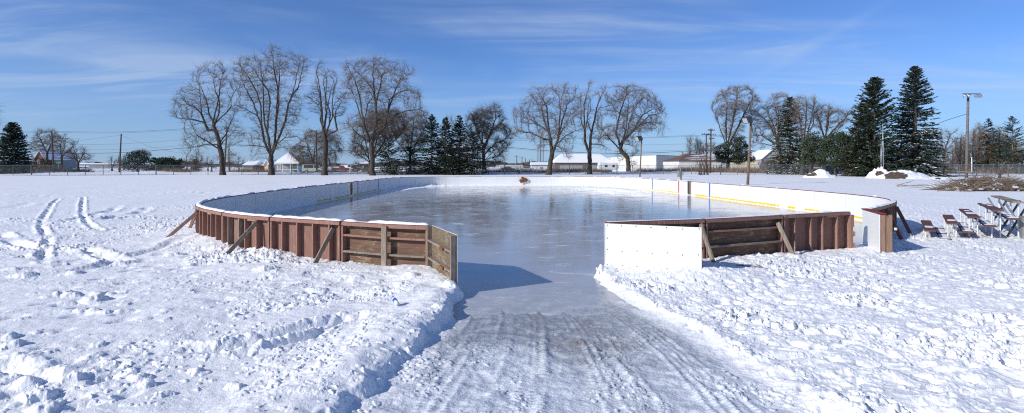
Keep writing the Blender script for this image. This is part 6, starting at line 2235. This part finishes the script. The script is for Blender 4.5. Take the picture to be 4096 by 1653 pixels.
for k in range(7):
    u0, u1 = rn2.uniform(.05, .6), rn2.uniform(.65, 1)
    v0 = .08 + .125 * k
    v1 = v0 + rn2.uniform(.06, .11)

    def rp(u, v):
        A_, B_ = Vector((x0 - .4, 149.6, zt)), Vector((x1 + .4, 149.6, zt))
        C_, D_ = Vector((x0 + 4.2, 158, zr + .4)), Vector((x2 + .6, 158, zr + .4))
        return A_.lerp(B_, u).lerp(C_.lerp(D_, u), v) + Vector((0, -.03, .05))
    mb.add([tuple(rp(u0, v0)), tuple(rp(u1, v0 + .02)), tuple(rp(u1, v1)), tuple(rp(u0 + .1, v1))], [(0, 1, 2, 3)])
tag(mb.build('snow_patch', M['snow_soft'], rf), kind='stuff')

block('beige_barn_side', 'long cream barn wall with a snowy roof left of the beige gable', 2925, 3048, 632, 668, 150, 14, 'wall_cream', 'ridge_x', 2.3, openings=((3033, 3040, 658, 667, 'door', 'door_grey'),), cat='building')
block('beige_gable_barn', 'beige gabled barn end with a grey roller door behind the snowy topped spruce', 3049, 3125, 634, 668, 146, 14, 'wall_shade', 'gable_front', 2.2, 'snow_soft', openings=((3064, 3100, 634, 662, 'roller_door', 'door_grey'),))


# ------------------------------------------------------------------ vehicles
def vehicle(name, label, cat, px, py, d, heading, prof, width, paint, glass=(), wheels=(), roofmat=None):
    """prof: side outline (x,z) in metres; extruded to width"""
    g = PD(px, py, d)
    zg = gz(g.x, d)
    root = thing(name, label, cat, (g.x, d, zg), 'vehicles parked beyond the fence')
    R = Matrix.Translation((g.x, d, zg)) @ Matrix.Rotation(heading, 4, 'Z')

    def ext(poly, w0, w1, nm, mt, par=root, bev=0):
        mb = MB()
        n = len(poly)
        vs = [(x, w0, z) for x, z in poly] + [(x, w1, z) for x, z in poly]
        mb.add([tuple(R @ Vector(v)) for v in vs], [tuple(range(n)), tuple(range(n, 2 * n))[::-1]] + [(i, n + i, n + (i + 1) % n, (i + 1) % n) for i in range(n)])
        return mb.build(nm, M[mt], par, bevel=bev)
    body = ext(prof, -width / 2, width / 2, 'body', paint, bev=.05)
    for gl in glass:
        ext(gl, -width / 2 - .012, width / 2 + .012, 'window', 'glass_dark', body)
    for wx in wheels:
        for s in (-1, 1):
            mb = MB()
            mb.lathe((0, 0, 0), [(0, -.1), (.25, -.11), (.34, -.1), (.36, -.06), (.36, .06), (.34, .1), (.25, .11), (0, .1)], 14)
            T = R @ Matrix.Translation((wx, s * (width / 2 - .08), .35)) @ Matrix.Rotation(math.pi / 2, 4, 'X')
            mb.v = [tuple(T @ Vector(v)) for v in mb.v]
            w_ = mb.build('wheel', M['tyre'], root)
            mb = MB()
            mb.lathe((0, 0, 0), [(0, -.115), (.2, -.118), (.2, .118), (0, .115)], 12)
            mb.v = [tuple(T @ Vector(v)) for v in mb.v]
            mb.build('rim', M['galv'], w_)
    return root, ext


VAN = [(-2.3, .4), (2.3, .4), (2.35, .95), (1.75, 1.15), (1.3, 1.95), (-2.2, 2.0), (-2.35, 1.1)]
SEDAN = [(-2.2, .35), (2.2, .35), (2.25, .75), (1.2, .92), (.55, 1.4), (-.9, 1.42), (-1.6, .98), (-2.25, .9)]
PICK = [(-2.6, .45), (2.5, .45), (2.55, 1.0), (1.35, 1.12), (.85, 1.75), (-.35, 1.75), (-.45, 1.15), (-2.6, 1.15)]
root, ext = vehicle('camper_van', 'cream and blue van parked between the porch house and the third big tree', 'van', 1252, 680, 131, .2, VAN, 1.9, 'paint_cream', [[(1.62, 1.2), (1.25, 1.85), (.4, 1.88), (.4, 1.2)], [(.2, 1.2), (.2, 1.88), (-1.9, 1.9), (-1.9, 1.2)]], (-1.4, 1.45))
root, ext = vehicle('blue_car', 'light blue vehicle behind the cream van', 'van', 1232, 676, 140, .1, VAN, 1.9, 'paint_blue', [[(1.62, 1.2), (1.25, 1.85), (.4, 1.88), (.4, 1.2)]], (-1.4, 1.45))
vehicle('white_camper', 'white camper trailer in front of the long snowy roofed hall', 'trailer', 2432, 680, 150, .1, [(-2.6, .5), (2.2, .5), (2.75, 1.2), (2.5, 2.5), (-2.5, 2.55), (-2.75, 1.4)], 2.1, 'paint_white', [[(1.6, 1.3), (1.6, 1.95), (.9, 1.95), (.9, 1.3)], [(-.4, 1.3), (-.4, 1.95), (-1.2, 1.95), (-1.2, 1.3)]], (-.3, .5))
vehicle('red_tractor', 'low red farm machine parked beyond the fence right of the third big tree', 'machine', 1362, 676, 165, .3, PICK, 1.8, 'paint_red', [[(.7, 1.2), (.55, 1.65), (-.2, 1.65), (-.2, 1.2)]], (-1.6, 1.6))
vehicle('white_pickup', 'snow covered pickup truck beyond the fence left of the red bush', 'truck', 1392, 672, 190, -.2, VAN, 2.0, 'paint_white', [[(1.62, 1.2), (1.25, 1.85), (.4, 1.88), (.4, 1.2)]], (-1.4, 1.45))
vehicle('white_pickup', 'white pickup parked just left of the snow covered pickup', 'truck', 1370, 671, 210, -.1, PICK, 2.0, 'paint_white', [[(.7, 1.2), (.55, 1.65), (-.2, 1.65), (-.2, 1.2)]], (-1.6, 1.6))
vehicle('dark_pickup', 'dark pickup truck seen through the fence behind the left snow mound', 'truck', 3315, 683, 118, .1, PICK, 1.9, 'paint_dark', [[(.7, 1.2), (.55, 1.65), (-.2, 1.65), (-.2, 1.2)]], (-1.6, 1.6))
vehicle('dark_car', 'dark car in front of the flat pale building', 'car', 2032, 680, 175, .1, SEDAN, 1.8, 'paint_dark', [[(1.0, .95), (.5, 1.34), (-.8, 1.36), (-1.3, .98)]], (-1.4, 1.4))
vehicle('grey_car', 'grey car parked right of the flat pale building', 'car', 2108, 679, 180, -.1, SEDAN, 1.8, 'wall_grey', [[(1.0, .95), (.5, 1.34), (-.8, 1.36), (-1.3, .98)]], (-1.4, 1.4))
vehicle('silver_car', 'snowy car by the left street in front of the long building', 'car', 330, 676, 170, 0, SEDAN, 1.8, 'paint_white', [[(1.0, .95), (.5, 1.34), (-.8, 1.36), (-1.3, .98)]], (-1.4, 1.4))

# street signs at the left corner
for nm, lab, x, y, col_, hw_, hh_ in (('red_sign', 'small red roadside sign near the left spruce', 109, 649, 'paint_red', .42, .42), ('green_sign', 'small green street name sign on a thin post near the brick house', 235, 651, 'green_sign', .62, .2)):
    g = PD(x, y, 126)
    zz = gz(g.x, 126)
    r = thing(nm, lab, 'sign', (g.x, 126, zz))
    mb = MB()
    mb.tube([(g.x, 126, zz - .3), (g.x, 126, g.z + .3)], .05, 6)
    mb.build('post', M['galv'], r)
    mb = MB()
    if col_ == 'paint_red':
        n = 8
        pts = [(g.x + .45 * math.cos(math.pi / 8 + i * math.pi / 4), g.z + .45 * math.sin(math.pi / 8 + i * math.pi / 4)) for i in range(8)]
    else:
        pts = [(g.x - hw_, g.z - hh_), (g.x + hw_, g.z - hh_), (g.x + hw_, g.z + hh_), (g.x - hw_, g.z + hh_)]
    n = len(pts)
    mb.add([(x_, 125.9, z_) for x_, z_ in pts] + [(x_, 125.93, z_) for x_, z_ in pts], [tuple(range(n)), tuple(range(n, 2 * n))[::-1]] + [(i, n + i, n + (i + 1) % n, (i + 1) % n) for i in range(n)])
    mb.build('plate', M[col_], r)

# utility box beyond the fence
g = PD(2076, 690, 112)
zz = gz(g.x, 112)
r = thing('utility_box', 'small olive utility box on a post just beyond the long fence', 'box', (g.x, 112, zz))
mb = MB()
mb.box((g.x - .22, 111.8, zz + .15), (g.x + .22, 112.2, zz + .8))
mb.build('cabinet', M['lamp_pole'], r, bevel=.02)
mb = MB()
mb.box((g.x - .05, 111.9, zz - .1), (g.x + .05, 112.1, zz + .147))
mb.build('leg', M['grey_wood'], r)


# ------------------------------------------------------------------ snow mounds, brush pile, fallen branch
def mound_mat():
    m, t, b = mat_new('dirt_and_snow')
    co = t.add('ShaderNodeTexCoord').outputs['Object']
    a = t.add('ShaderNodeAttribute', attribute_name='dirt').outputs['Fac']
    n = t.noise(co, 2.2, 6, .7)
    f = t.sramp(t.math('ADD', a, t.math('MULTIPLY', t.math('SUBTRACT', n, .5), 1.7)), .46, .52)
    d = t.mix(t.sramp(t.noise(co, 4, 7, .75), .38, .62), (.035, .028, .018, 1), (.14, .088, .055, 1))
    col = t.mix(f, (.84, .86, .90, 1), d)
    t.l.new(col, b.inputs['Base Color'])
    b.inputs['Roughness'].default_value = .8
    bp = t.add('ShaderNodeBump', {'Height': t.math('ADD', n, t.math('MULTIPLY', t.noise(co, 12, 5, .7), .3)), 'Distance': .18, 'Strength': .7})
    t.l.new(bp.outputs[0], b.inputs['Normal'])
    return m


M['mound'] = mound_mat()


def mound(label, x0, x1, ytop, yb, d, dirt, seed, peak=.5):
    """dirt: list of (px, py, rx, ry) in photo pixels giving bare earth patches"""
    a, b = PD(x0, yb, d), PD(x1, yb, d)
    zt = PD(x0, ytop, d).z
    cx_, w = (a.x + b.x) / 2, (b.x - a.x) / 2
    zg = gz(cx_, d)
    hgt = zt - zg
    root_loc = (cx_, d, zg)
    n = 70
    u = np.linspace(-1.15, 1.15, n)
    U, Vv = np.meshgrid(u, u)
    sh = U - (peak - .5) * 1.2 * (1 - U ** 2).clip(0)
    rr = np.hypot(sh, Vv)
    h = hgt * np.clip(1 - rr ** 1.7, 0, 1) ** .9 * (1 + .55 * (fbm(U * 3.2 + seed, Vv * 3.2, 5, seed, .6) - .5) * 2)
    X, Y = U * w, Vv * w * .75
    Z = h + ground_fast(X + cx_, Y + d) - zg - .03 * (rr > 1)
    Vx = np.stack([X.ravel(), Y.ravel(), Z.ravel()], 1)
    idx = np.arange(n * n).reshape(n, n)
    q = np.stack([idx[:-1, :-1], idx[:-1, 1:], idx[1:, 1:], idx[1:, :-1]], -1).reshape(-1, 4)
    keep = rr.ravel()[q].max(1) < 1.12
    me = fast_mesh('snow_mound', Vx, [q[keep]])
    at = me.attributes.new('dirt', 'FLOAT', 'POINT')
    Wx, Wy, Wz = X + cx_, Y + d, Z + zg
    PX, PY = CX + F * Wx / Wy, HY + F * (H - Wz) / Wy
    dv = np.zeros(PX.shape)
    for ex, ey, rx, ry in dirt:      # earth patches measured in the photo, kept on the slope that faces the field
        q_ = ((PX - ex) / rx) ** 2 + ((PY - ey) / ry) ** 2
        dv = np.maximum(dv, np.clip(1.15 - .62 * q_, 0, 1) * (Vv < .25))
    at.data.foreach_set('value', dv.ravel().astype(np.float32))
    o = link('snow_mound', me, M['mound'], smooth=True)
    o.location = root_loc
    tag(o, label, 'snow mound', 'snow covered dirt mounds')


mound('small snow covered dirt mound with earth on its edges, left of the spruce pair', 3215, 3345, 680, 712, 84, [(3245, 700, 24, 5), (3328, 693, 14, 7), (3255, 694, 10, 4)], 5)
mound('steep snow mound with a round brown earth face, left of the larger one', 3465, 3580, 676, 722, 80, [(3518, 696, 19, 12)], 9)
mound('largest snow mound with a wide brown earth face below the tallest spruce', 3500, 3720, 683, 727, 78, [(3585, 703, 46, 15), (3560, 710, 20, 12)], 14)
mound('lowest flat snow mound with a small earth scar left of the brush pile', 3690, 3815, 708, 730, 74, [(3752, 714, 12, 3)], 21)

M['brush'] = bark('brush_wood', (.17, .125, .09), (.27, .21, .165))
M['brush_tan'] = bark('brush_tan', (.22, .165, .10), (.30, .23, .15))
c = P0(3935, 764, .12)
c.z = gz(c.x, c.y)
root = thing('brush_pile', 'long heap of cut tangled branches with snow caught in it, at the right edge', 'brush pile', c)
rnd = random.Random(31)
for kk, (nm, mt, cnt, rad, lmin, lmax) in enumerate((('thick_branches', 'brush', 150, .035, 1.0, 2.6), ('fine_twigs', 'brush', 2600, .012, .35, 1.2), ('tan_twigs', 'brush_tan', 700, .011, .3, .9))):
    mb = MB()
    for i in range(cnt):
        u = rnd.uniform(-1, 1) if nm != 'tan_twigs' else rnd.uniform(.45, 1)
        v = rnd.uniform(-1, 1)
        x, y = c.x + u * 3.6 + .6, c.y + v * 1.3
        hh = 1.25 * (1 - abs(u) ** 3) * (1 - v * v * .7) * (.65 + .35 * math.sin(u * 7 + 2) ** 2)
        z = gz(c.x, c.y) + rnd.random() ** .8 * hh
        a_ = rnd.gauss(0, .7) + (math.pi if rnd.random() < .5 else 0)
        l = rnd.uniform(lmin, lmax)
        p = Vector((x, y, z))
        q = p + Vector((math.cos(a_) * l, math.sin(a_) * l * .7, rnd.gauss(.06, .28) * l))
        q.z = max(q.z, c.z - .02)
        k_ = (p + q) / 2 + Vector((rnd.gauss(0, .1), rnd.gauss(0, .1), rnd.gauss(.06, .08))) * l
        rr_ = rad * rnd.uniform(.5, 1.5)
        mb.tube([p, k_, q], [rr_, rr_ * .8, rr_ * .3], 4, False)
    mb.build(nm, M[mt], root)
mb = MB()
for i in range(130):
    u, v = rnd.uniform(-1, 1), rnd.uniform(-1, .6)
    x, y = c.x + u * 3.5 + .6, c.y + v * 1.2
    z = c.z + (1 - abs(u) ** 3) * (1 - v * v * .7) * rnd.uniform(.1, .85)
    s = rnd.uniform(.08, .28)
    mb.lathe((x, y, z), [(0, -.03), (s, -.02), (s * .8, .05), (s * .4, .09), (0, .1)], 7)
tag(mb.build('snow_patch', M['snow_soft'], root, smooth=True), kind='stuff')

p0 = P0(3588, 748, .15)
root = thing('fallen_branch', 'dead forked branch lying on the snow below the largest mound', 'branch', p0)
mb = MB()
for pts, r0 in (([(3586, 746), (3600, 738), (3625, 731), (3655, 722)], .04), ([(3588, 747), (3620, 744), (3660, 744), (3700, 742), (3730, 748)], .045), ([(3600, 738), (3640, 746), (3690, 750)], .03), ([(3640, 744), (3680, 739), (3712, 738)], .025), ([(3592, 742), (3590, 734)], .02), ([(3612, 734), (3650, 727)], .02)):
    w = []
    for x, y in pts:
        g = PD(x, y, p0.y)
        g.z = max(g.z, gz(g.x, g.y) + .03)
        w.append(g)
    mb.tube(catmull([tuple(v) for v in w], 4), [r0 * (1 - .7 * i / (4 * (len(pts) - 1) + 1)) for i in range(4 * (len(pts) - 1) + 1)], 6)
mb.build('limb', M['brush'], root)
